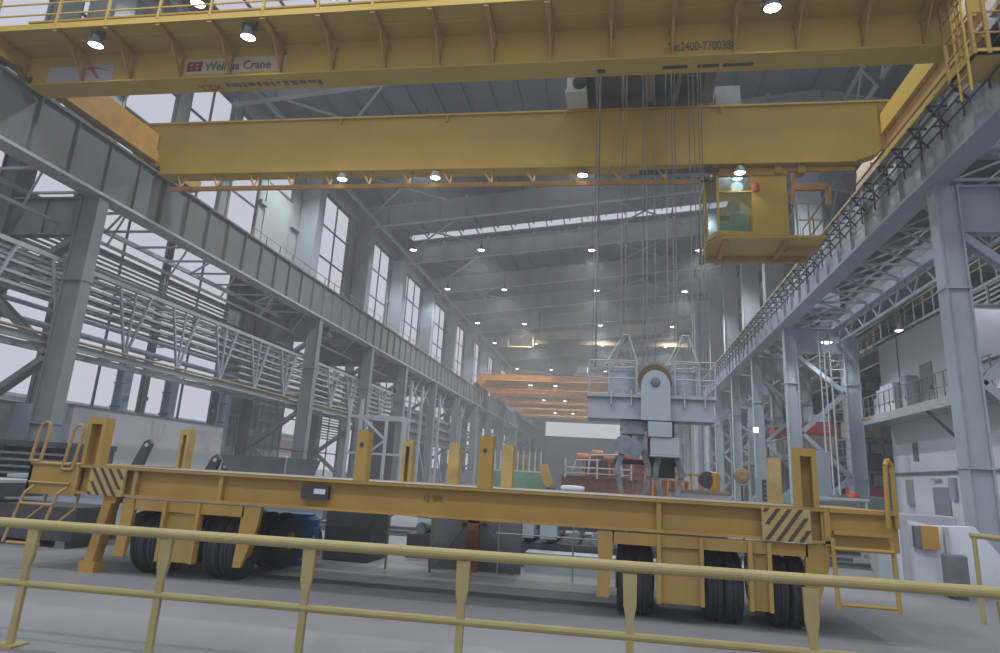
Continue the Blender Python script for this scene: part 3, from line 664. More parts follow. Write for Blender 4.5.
# ================================================================== SLAB TRANSFER CAR
def transfer_car():
    Y0, Y1 = 9.8, 12.1
    t = thing('transfer_car', 'low yellow slab transfer car on rubber tyres with upright stakes', 'transfer car', (-2.75, 10.9, FL))
    XA, XB, zt, zb = -8.0, 2.62, -.16, -.58
    for Y, nm in ((Y0, 'front_beam'), (Y1, 'rear_beam')):
        b_ = MB(); b_.box(XA, XB, Y+.12, Y+.16, zb+.03, zt-.03); b_.box(XA-.02, XB, Y, Y+.28, zt-.04, zt); b_.box(XA, XB, Y, Y+.28, zb, zb+.035)
        for X in (-7.1, -5.72, .5, XB-.1): b_.prism([(X, zb+.03), (X+.06, zb+.03), (X+.06, zt-.04), (X, zt-.04)], 'y', Y+.03, Y+.12)
        put(nm, b_, M_YEL2, t)
    put('deck', MB().box(XA, XB, Y0+.28, Y1, zt-.05, zt-.005).box(XA, XB, Y0-.005, Y0+.28, zt, zt+.006), M_DECK, t, label='dusty grey deck plate')
    cb = MB()
    for X in (-7, -5, -3, -1, 1): cb.box(X, X+.2, Y0+.3, Y1, zb+.1, zt-.06)
    put('cross_member', cb, M_YEL2, t)
    # end platforms
    e = MB(); e.box(-8.85, -8.0, Y0, Y0+.06, -.62, -.2); e.box(-8.85, -8.0, Y0, Y1+.2, -.2, -.15); e.box(-8.85, -8.8, Y0, Y1+.2, -.62, -.2)
    put('end_platform', e, M_YEL2, t, label='plain yellow platform at the left end')
    e = MB(); e.box(2.62, 3.42, Y0+.05, Y0+.1, -.64, -.2); e.box(2.62, 3.42, Y0-.02, Y1+.2, -.2, -.15); e.box(2.55, 2.62, Y0, Y0+.12, -.6, -.2); e.box(2.65, 3.3, Y0-.05, Y0+.05, -.46, -.42)
    put('end_platform', e, M_YEL2, t, label='deeper yellow platform at the right end')
    # hazard plates
    def hazard(x0, x1, z0, z1, sl, lab):
        h_ = put('hazard_plate', MB().box(x0, x1, Y0-.05, Y0, z0, z1), M_STRIPE, t, label=lab)
        s_ = MB(); w_ = .055; H = z1-z0; step = .135; X = x0-H
        while X < x1:
            a, b = X, X+w_                                          # stripe foot positions at z0 (sl=+1) leaning
            def clip(pts):
                out = []
                for (u, v), (u2, v2) in zip(pts, pts[1:]+pts[:1]):
                    out.append((u, v))
                return out
            n = 8; 
            for i in range(n):
                f0, f1 = i/n, (i+1)/n; zz0, zz1 = z0+H*f0, z0+H*f1
                o0 = H*.75*(f0 if sl > 0 else 1-f0); o1 = H*.75*(f1 if sl > 0 else 1-f1)
                p = [(a+o0, zz0), (b+o0, zz0), (b+o1, zz1), (a+o1, zz1)]
                if min(q[0] for q in p) >= x0-.005 and max(q[0] for q in p) <= x1+.005: s_.prism(p, 'y', Y0-.056, Y0-.05)
            X += step
        put('stripes', s_, M_BLK, h_)
    hazard(-7.77, -7.19, -.58, -.19, -1, 'black and yellow striped plate near the left end')
    hazard(1.80, 2.38, -.58, -.19, 1, 'black and yellow striped plate near the right end')
    # stakes: channel sections standing along both edges
    def stake(x, y, w_, z1, tone, openf=True):
        s_ = MB(); d = .2
        if openf:
            s_.box(x, x+.06, y, y+d, zt, z1); s_.box(x+w_-.06, x+w_, y, y+d, zt, z1); s_.box(x+.06, x+w_-.06, y+d-.04, y+d-.002, zt, z1-.1); s_.box(x+.06, x+w_-.06, y+.002, y+d-.002, z1-.1, z1-.002)
        else:
            s_.box(x, x+w_, y, y+.05, zt, z1-.03); s_.box(x, x+.05, y+.05, y+d, zt, z1-.03); s_.box(x+w_-.05, x+w_, y+.05, y+d, zt, z1-.03); s_.box(x, x+w_, y, y+d, z1-.03, z1)
        o = put('stake', s_, tone, t)
        if not openf and y < 11: put('pin_hole', MB().lathe((x+w_/2-.01, y-.002, z1-.2), [(0, -.003), (.032, -.003), (.032, .004), (0, .004)], 14, 'y'), M_DARK, o)
        return o
    stake(-8.02, Y0+.02, .30, .55, M_YEL2); stake(2.25, Y0+.02, .26, .57, M_YEL2)
    stake(-3.68, Y0+.02, .17, .54, M_YEL2, False); stake(-1.90, Y0+.02, .19, .54, M_YEL2, False)
    for px_ in (171, 398, 445, 499, 767): stake(atY(px_, 480, Y1+.03).x+.03, Y1+.03, .19, .53, M_YELD, px_ in (171, 398))
    # lamp box, lettering
    lb = put('marker_box', MB().box(-4.43, -4.03, Y0+.02, Y0+.13, -.44, -.26), M_DARK, t); put('pale_sticker', MB().box(-4.24, -4.07, Y0+.01, Y0+.02, -.37, -.3), M_WHT2, lb)
    text('lettering', 'Q 50t', .11, (-2.66, Y0+.115, -.37), math.pi/2, M_RUSTT, t)
    # bogie shields
    def shield(x0, wheels, x1, leftlean):
        s_ = MB(); ys_ = Y0+.02; ye = Y0+.1; cur = x0
        s_.box(x0+.2, x1-.26, ys_, ye-.002, -.75, -.60)
        s_.prism([(x0, -.6), (x0+.22, -.6), (x0+.16, -1.4), (x0, -1.4), (x0+.02, -1.0)], 'y', ys_, ye)
        for i in range(len(wheels)-1):
            a = wheels[i][1]; b = wheels[i+1][0]; s_.box(a+.05, b-.05, ys_+.04, ye, -1.42, -.76); s_.box(a, a+.05, ys_-.05, ye+.01, -1.42, -.601); s_.box(b-.05, b, ys_-.05, ye+.01, -1.42, -.601)
        s_.prism([(x1-.28, -.6), (x1, -.6), (x1-.02, -.85), (x1-.2, -1.42), (x1-.32, -1.42)], 'y', ys_, ye)
        put('wheel_shield', s_, M_YEL2, t)
        for a, b in wheels:
            c = (a+b)/2; wd = (b-a)/2-.04
            for yy in (Y0+.55, Y1-.35):
                w_ = MB()
                for off in (-wd/2-.01, wd/2+.01):
                    h = wd/2
                    w_.lathe((c+off, yy, FL+.44), [(.22, -h), (.36, -h), (.42, -h*.8), (.44, -h*.35), (.42, -h*.3), (.42, -h*.15), (.44, -h*.1), (.44, h*.1), (.42, h*.15), (.42, h*.3), (.44, h*.35), (.42, h*.8), (.36, h), (.22, h), (.1, h*.6), (0, h*.6)], 26, 'x')
                w = put('wheel', w_, M_TYRE, t)
                put('hub', MB().tube((c-wd-.03, yy, FL+.44), (c+wd+.03, yy, FL+.44), .14, 12), M_ORG2, w)
    shield(-7.2, [(-7.08, -6.5), (-5.92, -5.36)], -5.0, True)
    shield(-.26, [(-.03, .5), (1.08, 1.62), (1.9, 2.4)], 2.6, False)
    put('prop_leg', MB().bar((-7.42, Y0+.1, -.6), (-7.56, Y0+.1, -1.5), .14, .2, (0, 1, 0)).box(-7.5, -7.3, Y0, Y0+.2, -.68, -.58).box(-7.7, -7.45, Y0, Y0+.2, FL, -1.5), M_ORG2, t)
    # grab loops and ladders
    def loop(p, q, w_, h, name='grab_rail'):
        x, y, z = p; pts = []
        n = 8
        for i in range(n+1):
            a = math.pi*i/n; pts.append((x-w_*math.cos(a)*.5+w_/2+q*(h-.1+math.sin(a)*.1), y, z+h-.1+math.sin(a)*.1))
        pts = [(x, y, z)] + pts + [(x+w_, y, z)] + [(x, y, z)]
        put(name, MB().path(pts, .025, 8), M_YELO, t)
    loop((-8.85, Y0-.02, -.14), .12, .17, .58); loop((-8.28, Y0-.02, -.24), .12, .17, .66); 
    put('hand_bar', MB().tube((-8.8, Y0-.02, -.17), (-8.15, Y0-.02, -.17), .022, 7).tube((-8.8, Y0-.02, -.45), (-8.1, Y0-.02, -.45), .02, 7), M_YELO, t)
    put('grab_rail', MB().path([(3.28, Y0-.05, -.35), (3.3, Y0-.05, .4), (3.34, Y0-.02, .47), (3.4, Y0+.02, .4), (3.4, Y0+.02, -.35)], .03, 8), M_YEL2, t)
    l_ = MB()
    for X in (-8.75, -8.2): l_.path([(X+.1, Y0-.06, -.5), (X+.03, Y0-.14, -.6), (X-.1, Y0-.2, -1.3)], .024, 8); l_.path([(X+.18, Y0+.15, -.45), (X+.18, Y0+.1, -.8), (X+.02, Y0, -1.0)], .02, 7)
    for i, z in enumerate((-.75, -1.05, -1.3)): l_.tube((-8.75+.02-i*.04, Y0-.17, z), (-8.2+.02-i*.04, Y0-.17, z), .022, 7)
    put('ladder', l_, M_YELO, t)
    l_ = MB()
    for X in (2.62, 3.3): l_.path([(X, Y0-.06, -.5), (X, Y0-.12, -1.3)], .028, 8)
    for z in (-.62, -.98, -1.25): l_.tube((2.62, Y0-.1, z), (3.3, Y0-.1, z), .024, 7)
    put('ladder', l_, M_YEL2, t)
M_DECK = mat('dusty deck steel', (.26, .25, .235), .6, .1, .2, 3)
M_YELD = mat('dusty stake paint', (.42, .30, .10), .65, 0, .25, 3, (.30, .26, .22), .6)
M_YELO = mat('orange tan tube paint', (.38, .25, .11), .5, 0, .1, 4)
M_RUSTT = mat('brown lettering paint', (.22, .12, .05), .6, 0, .1, 8)
transfer_car()

# ================================================================== FOREGROUND RAILING
t = thing('foreground_railing', 'pale yellow pipe railing on flat posts in the foreground', 'railing', (-1, 6, FL))
put('top_rail', MB().tube((-6.6, 6, -.65), (5.2, 6, -.60), .043, 14), M_YELP, t, smooth=False)
for X in [-5.22+1.33*i for i in range(8)]:
    p = MB(); p.prism([(X-.055, -.67), (X+.055, -.67), (X+.05, -.9), (X+.03, -1.0), (X+.03, FL+.02), (X-.03, FL+.02), (X-.03, -1.0), (X-.05, -.9)], 'y', 5.98, 6.02); p.box(X-.1, X+.1, 5.9, 6.1, FL, FL+.02)
    put('post', p, M_YELP, t)
put('low_rail', MB().tube((-6.6, 6, -1.15), (5.2, 6, -1.1), .03, 10), M_YELP, t)


# ================================================================== LEFT AISLE: CABLE TRAYS, ENCLOSURE
t = thing('cable_rack', 'long steel rack with V-braces carrying stacked cable trays on the left', 'rack', (-18.2, 30, 3.2))
put('chord', MB().ibar((-17.75, 9, 3.35), (-17.75, 56, 3.35), .22, .14, .03, .03), M_LITE, t)
put('chord', MB().ibar((-19.3, 9, 3.35), (-19.3, 56, 3.35), .22, .14, .03, .03), M_LITE, t)
put('chord', MB().bar((-17.75, 9, 5.95), (-17.75, 56, 5.95), .1, .14), M_LITE, t)
Y = 10.; k_ = 0
while Y < 56:
    b_ = MB(); b_.bar((-17.75, Y, 3.4), (-17.75, Y-.9, 5.9), .08, .08); b_.bar((-17.75, Y, 3.4), (-17.75, Y, 5.9), .07, .07); b_.bar((-17.75, Y, 3.4), (-17.75, Y+.9, 5.9), .08, .08)
    b_.bar((-17.75, Y, 3.35), (-19.3, Y, 3.35), .1, .1); b_.bar((-17.75, Y+1.5, 5.95), (-19.3, Y+1.5, 5.95), .08, .08)
    put('v_brace', b_, M_GREY, t); Y += 3.2
put('hose_line', MB().tube((-17.6, 9, 3.52), (-17.6, 56, 3.52), .05, 6), M_BRN, t)
protos = {}
for i in range(7):
    z = 3.75+.33*i; y0 = 31. if i < 3 else 9.
    if y0 not in protos:
        T = thing('cable_tray', 'x', 'cable tray', (-18.2, 34, z), 'cable trays stacked on the left rack')
        r_ = MB(); r_.box(-17.88, -17.85, y0, 56, z, z+.09); r_.box(-18.5, -18.47, y0, 56, z, z+.09)
        Y = y0
        while Y < 55.8: r_.box(-18.48, -17.86, Y, Y+.16, z+.01, z+.05); Y += .8
        put('ladder_frame', r_, M_LITE, T)
        cbl = MB(); nq = int((56-y0)/2.9)
        for j in range(2): cbl.path([(-18.0-.25*j+random.uniform(-.05, .05), y0+(55.9-y0)*q/nq, z+.08+random.uniform(-.02, .04)) for q in range(nq+1)], .035, 5)
        put('cables', cbl, M_MID, T); protos[y0] = (T, z)
    else: T = copy_tree(protos[y0][0], (0, 0, z-protos[y0][1]))
    T['label'] = ('lowest cable tray of the stack on the left rack' if i == 0 else 'topmost cable tray of the stack on the left rack' if i == 6 else '%s cable tray from the bottom of the stack on the left rack' % ORD[i])
# horizontal pipes further left behind the columns
for i, (X, z, r_) in enumerate(((-21.5, 4.6, .12), (-21.5, 5.2, .09), (-21.5, 7.4, .08))):
    o = thing('wall_pipe', '%s grey wall pipe from the bottom, behind the left columns' % ORD[i], 'pipe', (X, 40, z), 'pipes along the left wall')
    put('pipe', MB().tube((X, 9, z), (X, 70, z), r_, 8), M_GREY, o)
    repeat('wall_bracket', MB().box(-22, X+.1, 12, 12.08, z-r_-.06, z-r_), M_GREY, o, [(0, 6*j, 0) for j in range(10)])
# enclosure wall panels
e = thing('partition_wall', 'low grey cement board partition standing in the left aisle', 'partition', (-19.6, 27, FL))
put('side_panel', MB().box(-19.75, -19.5, 23.0, 33.2, FL, 1.66), M_WALLC, e)
put('end_panel', MB().box(-27, -19.76, 23.0, 23.2, FL, 1.66), M_SKYB, e, label='end panel with bluish skylight put into its colour')  # blue of the sky falling on this side is put into its colour
put('cap', MB().box(-19.8, -19.45, 22.95, 33.25, 1.66, 1.72), M_MID, e)
# pale blue steel posts
def door_post(X, Y, z1, label):
    t = thing('steel_post', label, 'post', (X, Y, FL)); m_ = MB(); m_.box(X, X+.05, Y, Y+.5, FL, z1); m_.box(X+.4, X+.45, Y, Y+.5, FL, z1); m_.box(X+.05, X+.4, Y+.22, Y+.27, FL, z1)
    put('shaft', m_, M_SKYB, t); c = MB(); z = 0.
    while z < z1: c.box(X-.04, X+.49, Y-.03, Y+.02, z, z+.06); z += 1.
    put('clip_band', c, M_MID, t)
door_post(-21.6, 27.5, 4.2, 'pale blue steel post behind the grey partition, near its middle'); door_post(-21.6, 30.9, 4.2, 'pale blue steel post behind the far end of the grey partition'); door_post(-21.5, 35.7, 4.2, 'pale blue steel post left of the plain grey wall panel')
# tall pale frames in front of far left wall
lf = thing('access_tower', 'pale steel stair tower with diagonal struts behind the yellow stakes', 'tower', (-15.5, 40, FL))
Ya = 40.
for X in (-15.6, -14.9, -13.3, -12.2):
    put('post', MB().bar((X, Ya, FL), (X, Ya, 4.0 if X < -13.5 else 3.0), .16, .16), M_GREYL, lf)
g = MB(); g.bar((-15.6, Ya, 3.0), (-12.2, Ya, 3.0), .14, .16); g.bar((-15.6, Ya, .9), (-12.2, Ya, .9), .12, .12)
g.bar((-14.9, Ya, 3.0), (-13.3, Ya, 1.7), .12, .12); g.bar((-14.9, Ya, .4), (-13.3, Ya, 1.7), .12, .12)
put('strut', g, M_GREYL, lf)
put('rear_strut', MB().bar((-14.9, Ya+2, 3.0), (-12.2, Ya+2, 3.0), .12, .12), M_GREYL, lf)
put('back_panel', MB().box(-14.8, -13.4, Ya+1.9, Ya+2, FL, 2.9), M_DARK, lf)
# dark machinery mass under the far left girder
dk = thing('pipe_gantry', 'dark gantry of pipes and struts along the far left columns', 'gantry', (-17, 60, FL))
g = MB(); g.box(-18.6, -17.95, 57.5, 78, 2.6, 5.4)
for z in (2.6, 3.4, 4.2, 5.0): g.tube((-17.8, 57.2, z), (-17.8, 90, z), .12, 7)
put('pipe_bundle', g, M_MID, dk)
for Y in (58, 61.5, 68, 78, 88):
    g = MB(); g.bar((-17.4, Y, FL), (-17.4, Y, 7.5), .22, .22); g.bar((-17.4, Y, 2.4), (-17.4, Y+3, -.8), .12, .12); g.bar((-17.4, Y, 5.8), (-17.4, Y+2.6, 8.1), .1, .1); g.bar((-17.4, Y, 7.4), (-17.4, Y+2.6, 5.9), .1, .1)
    put('post', g, M_GREY, dk)
# outside building through the low windows
ob = thing('outside_building', 'low pale pink building seen outside through the left windows', 'building', (-60, 70, FL))
put('wall', MB().box(-66, -58, 40, 130, FL, 5.0), M_WHT2, ob); put('band', MB().box(-58, -57.9, 40, 130, 2.2, 4.2), M_PINK, ob); put('roof', MB().box(-66.5, -57.5, 39.5, 130.5, 5.0, 5.3), M_WHT2, ob)

# ================================================================== BEHIND THE CAR, LEFT
gc = thing('flat_cart', 'long low blue-grey flat cart behind the yellow car, with a lit lamp', 'cart', (-8, 14.5, FL))
put('bed', MB().box(-12.55, -5.6, 13.5, 15.6, -.98, -.55).box(-12.6, -5.58, 13.4, 15.7, -.55, -.48).box(-12.55, -5.6, 13.42, 13.5, -1.02, -.95), M_GREY, gc)
for X in (-11.5, -9.5, -7.4, -6.0):
    put('wheel', MB().lathe((X, 13.8, FL+.3), [(0, -.1), (.22, -.1), (.3, -.08), (.3, .08), (.22, .1), (0, .1)], 18, 'y'), M_DARK, gc)
hl = put('headlamp', MB().lathe((-12.35, 13.38, -.72), [(0, -.04), (.1, -.04), (.12, .1), (0, .1)], 14, 'y'), M_MID, gc); put('lens', MB().lathe((-12.35, 13.33, -.72), [(0, -.01), (.05, -.01), (.05, .02), (0, .02)], 12, 'y'), M_WARM, hl)
# dark cradle on the left
dc = thing('steel_cradle', 'dark steel cradle frame at the left edge beside the flat cart', 'cradle', (-16.6, 17.8, FL))
g = MB()
for X in (-19.0, -17.4, -16.5, -15.4, -14.4): g.box(X, X+.22, 17, 17.3, FL, .15); g.box(X, X+.22, 18.3, 18.6, FL, .15)
g.box(-19, -14.2, 16.9, 18.7, .1, .25); g.box(-19, -14.2, 17.3, 17.4, -.9, .1); g.box(-19, -14.2, 16.95, 17.1, -.35, -.2)
put('frame', g, M_DARK, dc)
g = MB()
repeat('side_slat', MB().bar((-18.9, 16.85, -.75), (-14.3, 16.85, -.75), .06, .06), M_MID, dc, [(0, 0, i*.17) for i in range(5)])
bl = thing('roller_block', 'dark blocky drive unit at the far left under the cradle', 'machine', (-11.7, 12.2, FL))
put('body', MB().box(-12.3, -9.6, 11.9, 13.0, FL+.12, -.95).box(-12.6, -11.2, 11.8, 12.9, -.85, -.6), M_DARK, bl); put('feet', MB().box(-12.2, -12.0, 11.9, 12.9, FL, FL+.12).box(-9.9, -9.7, 11.9, 12.9, FL, FL+.12), M_MID, bl)
put('pale_cover', MB().box(-12.6, -11.2, 11.75, 12.95, -.6, -.55), M_LITE, bl)
# tilted arms on the cart
for i, (x, lab, lean) in enumerate(((-10.15, 'tallest dark pivot arm with a hole, right of the striped plate', .28), (-9.02, 'short dark pivot arm left of the second rear stake', .0), (-8.45, 'dark leaning pivot arm right of the second rear stake', .2), (-7.95, 'dark folded pivot arm beside the hopper bin', -.05))):
    h_ = (.85, .55, .62, .5)[i]
    a_ = MB(); a_.prism([(x-.14, -.48), (x+.14, -.48), (x+.1+lean, -.48+h_-.1), (x+lean+.03, -.48+h_), (x+lean-.08, -.48+h_-.06)], 'y', 13.9, 14.0)
    o = thing('pivot_arm', lab, 'arm', (x, 14, -.48), 'pivot arms on the flat cart'); put('arm', a_, M_DARK, o)
    put('pivot_hole', MB().lathe((x+lean, 13.89, -.48+h_-.12), [(0, -.01), (.04, -.01), (.04, .02), (0, .02)], 12, 'y'), M_LITE, o); put('foot', MB().box(x-.3, x+.3, 13.8, 14.2, -.48, -.4), M_DARK, o)
# hopper bin
hb = thing('hopper_bin', 'dark steel hopper bin with sloping sides on the flat cart', 'bin', (-7.25, 14.5, -.48))
hb_ = MB(); hb_.poly([(-7.75, 13.9, -.42), (-6.67, 13.9, -.42), (-6.67, 15.2, -.42), (-7.75, 15.2, -.42), (-8.04, 13.7, .14), (-6.57, 13.7, .14), (-6.57, 15.4, .14), (-8.04, 15.4, .14), (-7.97, 13.8, .14), (-6.64, 13.8, .14), (-6.64, 15.3, .14), (-7.97, 15.3, .14), (-7.68, 14, -.38), (-6.75, 14, -.38), (-6.75, 15.1, -.38), (-7.68, 15.1, -.38)],
  [(3,2,1,0),(0,1,5,4),(1,2,6,5),(2,3,7,6),(3,0,4,7),(4,5,9,8),(5,6,10,9),(6,7,11,10),(7,4,8,11),(8,9,13,12),(9,10,14,13),(10,11,15,14),(11,8,12,15),(12,13,14,15)])
put('body', hb_, M_MID, hb); put('skid', MB().box(-7.6, -7.45, 13.9, 15.2, -.48, -.42).box(-6.95, -6.8, 13.9, 15.2, -.48, -.42), M_DARK, hb)
put('edge_trim', MB().bar((-6.57, 13.68, .16), (-6.67, 13.88, -.42), .04, .04), M_LITE, hb)
# small items seen below the beam
bb = thing('plastic_drum', 'blue plastic drum standing behind the yellow car', 'drum', (-5.52, 12.5, FL))
put('body', MB().lathe((-5.52, 12.5, FL), [(0, 0), (.26, 0), (.28, .04), (.29, .3), (.28, .32), (.29, .34), (.29, .6), (.28, .62), (.28, .74), (.24, .8), (0, .8)], 24), M_BLUE, bb, smooth=False)
put('lid', MB().lathe((-5.52, 12.5, FL+.8), [(0, 0), (.2, 0), (.2, .03), (0, .03)], 20), M_BLUE, bb)
cr_ = thing('hose_reel', 'big dark ring-shaped hose reel leaning behind the car wheels', 'reel', (-6.55, 12.8, FL))
put('coil', MB().ring((-6.6, 12.9, FL+.42), .34, .085, 'y', 26, 8), M_TYRE, cr_, smooth=False); put('hub', MB().lathe((-6.6, 12.9, FL+.42), [(0, -.05), (.16, -.05), (.16, .05), (0, .05)], 18, 'y').box(-6.63, -6.57, 12.86, 12.94, FL+.08, FL+.76).box(-6.9, -6.3, 12.7, 13.1, FL, FL+.03), M_LITE, cr_)
wf = thing('small_trolley', 'small white tubular trolley below the blue drum', 'trolley', (-5.6, 11.6, FL))
g = MB()
for z in (FL+.1, FL+.34): 
    g.path([(-6.1, 12.25, z), (-5.2, 12.25, z), (-5.2, 12.6, z), (-6.1, 12.6, z), (-6.1, 12.25, z)], .018, 6)
for X in (-6.1, -5.65, -5.2): g.tube((X, 12.25, FL+.06), (X, 12.25, FL+.5), .018, 6); g.tube((X, 12.6, FL+.06), (X, 12.6, FL+.34), .018, 6)
put('frame', g, M_WHT2, wf)
for X in (-6.05, -5.25): put('caster', MB().lathe((X, 12.3, FL+.05), [(0, -.02), (.05, -.02), (.05, .02), (0, .02)], 12, 'y'), M_DARK, wf)
dm = thing('drive_motor', 'dark motor and gearbox behind the middle of the yellow car', 'machine', (-5, 13.5, FL))
put('gearbox', MB().box(-5.4, -4.5, 13.2, 14.3, FL, -.72), M_DARK, dm, bevel=.03)
put('motor', MB().lathe((-5.0, 13.7, -.62), [(0, -.4), (.16, -.4), (.2, -.32), (.2, .32), (.16, .4), (0, .4)], 18, 'x'), M_BRICK, dm)
tk = thing('roller_table', 'long roller table with pale bed behind the yellow car', 'conveyor', (-2, 15.5, FL))
put('bed', MB().box(-3.95, -2.3, 14.4, 15.0, -.95, -.72), M_SKYB, tk, label='pale blue tank section')
put('rear_frame', MB().box(-4.2, 2.2, 15.6, 15.8, -1.0, -.7).box(-4.2, 2.2, 17.5, 17.7, -1.0, -.7), M_DARK, tk)
put('base', MB().box(-4.2, 2.3, 14.6, 17.8, FL, -1.2), M_DARK, tk)
for i in range(14): put('roller', MB().tube((-4.0+.45*i, 14.9, -1.1), (-4.0+.45*i, 17.4, -1.1), .12, 12), M_MID2, tk)
put('toe_strip', MB().box(-1.7, 2.3, 13.9, 14.5, FL, -1.32), M_GREY, tk)
af = thing('a_frame_stand', 'dark trestle with splayed legs and a rusty post', 'trestle', (-2.6, 13.2, FL))
g = MB(); 
for s_ in (-1, 1): g.bar((-2.55+s_*.1, 13.2, -.72), (-2.55+s_*.75, 13.2, FL), .07, .07, (0, 1, 0))
g.box(-3.4, -1.7, 13.35, 13.4, FL, -.66)
put('legs', g, M_MID, af); put('rusty_post', MB().box(-2.65, -2.45, 13.1, 13.2, FL, -.7).box(-2.85, -2.25, 13.1, 13.2, -.82, -.7), M_BRICK, af)
for i, X in enumerate((-1.95, -1.5)):
    put('steel_block', MB().box(X, X+.33, 14.55, 14.95, -1.12, -.82), M_GREY, label='grey steel block on the roller table, %s of the pair' % ('left' if i == 0 else 'right'), cat='block', bevel=.01)
hr = thing('low_handrail', 'thin pale handrail beside the roller table', 'railing', (-.7, 12.9, FL))
g = MB(); g.tube((-2.1, 12.9, -.95), (.2, 12.9, -.95), .015, 6); 
for X in (-2.05, -.75, .15): g.tube((X, 12.9, FL), (X, 12.9, -.66), .014, 6)
g.tube((-2.1, 12.9, -.66), (.2, 12.9, -.66), .015, 6); put('rails', g, M_LITE, hr)
yb_ = thing('yellow_barrow_rail', 'thin yellow pipe frame with a small red top behind the car', 'frame', (-3.3, 12.7, FL))
put('pipes', MB().path([(-4.0, 12.7, FL), (-4.0, 12.7, -.78), (-3.9, 12.7, -.72), (-3.2, 12.7, -.76), (-3.2, 12.7, FL)], .02, 6), M_YELP, yb_)

# ================================================================== CENTRE DISTANCE
M_NAVY = mat('dark teal blue steel', (.06, .12, .17), .5, .1, .2, 2)
bp = thing('steel_plate_table', 'dark blue steel table top just behind the middle of the car', 'table', (-2, 18.5, FL))
put('top', MB().box(-3.7, -.25, 18.1, 19.0, -.36, -.26), M_NAVY, bp)
for X in (-3.6, -.5): put('leg', MB().box(X, X+.15, 18.4, 18.6, FL, -.36), M_MID, bp)
pk = thing('reflection_roll', 'white roll on the dark blue table, standing in for a light reflection', 'reflection', (-1.1, 18.5, -.26))
put('white_roll', MB().lathe((-1.12, 18.5, -.18), [(0, -.3), (.04, -.3), (.07, -.25), (.08, 0), (.07, .25), (.04, .3), (0, .3)], 14, 'x'), M_WHT2, pk)  # white shape drawn in place of lamps reflected on the floor
gn = thing('green_machine', 'dull green machine bed in the distance, left of the tilted yellow chute', 'machine', (-5, 42, FL))
put('bed', MB().box(-7.2, -4.1, 40, 44, FL, .35), M_GRN, gn); put('top_guard', MB().box(-7.2, -4.1, 40, 40.1, .35, .42), M_LITE, gn)
g = MB()
for i in range(9): g.box(-7.0+.33*i, -6.93+.33*i, 41, 41.1, .42, 1.5)
put('posts', g, M_LITE, gn); put('console', MB().box(-5.9, -5.0, 41.2, 41.8, .4, 1.3), M_BRN, gn)
ch = thing('tilted_chute', 'leaning yellow chute plate beside the green machine', 'chute', (-3.6, 39, FL))
put('chute', MB().prism([(-4.2, .75), (-3.75, .8), (-3.4, -.2), (-3.6, -.4), (-3.85, -.3)], 'y', 38.6, 39.2), M_YEL2, ch); put('stand', MB().box(-3.7, -3.3, 38.7, 39.1, FL, -.4), M_DARK, ch)
M_RORG = mat('worn red orange paint', (.42, .15, .05), .6, 0, .3, 3, RUST, .5)
om = thing('rolling_line', 'rusty red and orange rolling machine line in the centre distance', 'machine', (0, 44, FL))
g = MB(); g.box(-3.2, 3.9, 42, 46, FL, .25); 
put('base', g, M_BRICK, om)
g = MB()
for i in range(24): g.box(-3.1+.3*i, -3.02+.3*i, 41.9, 42, -1.2, .25)
g.box(-3.2, 3.9, 41.85, 42.0, .25, .33)
put('ribs', g, M_BRICK, om)
put('rail', MB().box(-3.0, .8, 41.5, 41.6, .75, .82).box(-3.0, .8, 41.5, 41.6, .45, .5).box(-3, -2.92, 41.5, 41.6, .2, 1.3).box(-1.2, -1.12, 41.5, 41.6, .2, 1.3).box(.7, .78, 41.5, 41.6, .2, 1.3), M_LITE, om)
put('housing', MB().box(-1.9, 2.2, 43, 45.5, .25, 1.5), M_BRICK, om)
for i, X in enumerate((-2.0, -1.2, -.5, .2, 1.6)):
    put('orange_cylinder', MB().lathe((X, 42.6, 1.6 if i % 2 else 1.4), [(0, -.36), (.16, -.36), (.22, -.25), (.22, .25), (.16, .36), (0, .36)], 14, 'x').box(X-.07, X+.07, 42.5, 42.7, .2, 1.5), M_RORG, om)
put('pipe_loop', MB().path([(-1.7, 42.2, .4), (-1.6, 42.2, 1.5), (0, 42.2, 1.6), (.3, 42.2, .4)], .06, 6).path([(-2.6, 42.2, .6), (-2.4, 42.2, 1.2), (-1, 42.2, 1.25)], .05, 6), M_GREY, om)
om2 = thing('orange_stand', 'orange slatted stand right of the tongs in the distance', 'stand', (2.5, 30, FL))
g = MB(); g.box(1.0, 3.3, 30, 30.15, .45, .55); g.box(1.0, 3.3, 30, 30.15, -.6, -.5)
for i in range(8): g.box(1.05+.3*i, 1.13+.3*i, 30, 30.1, FL, .5)
put('frame', g, M_ORG, om2)
hk = thing('orange_hook_block', 'round orange wheel and cover beside the grey stands', 'machine', (3.6, 27, FL))
put('wheel', MB().lathe((3.15, 27, .3), [(0, -.1), (.2, -.1), (.3, -.08), (.3, .08), (.2, .1), (0, .1)], 20, 'y'), M_DARK, hk); put('cover', MB().box(3.2, 3.6, 26.9, 27.5, -.1, .6), M_ORG, hk, bevel=.12); put('stand', MB().box(3.0, 3.8, 27, 27.5, FL, -.1), M_MID, hk)

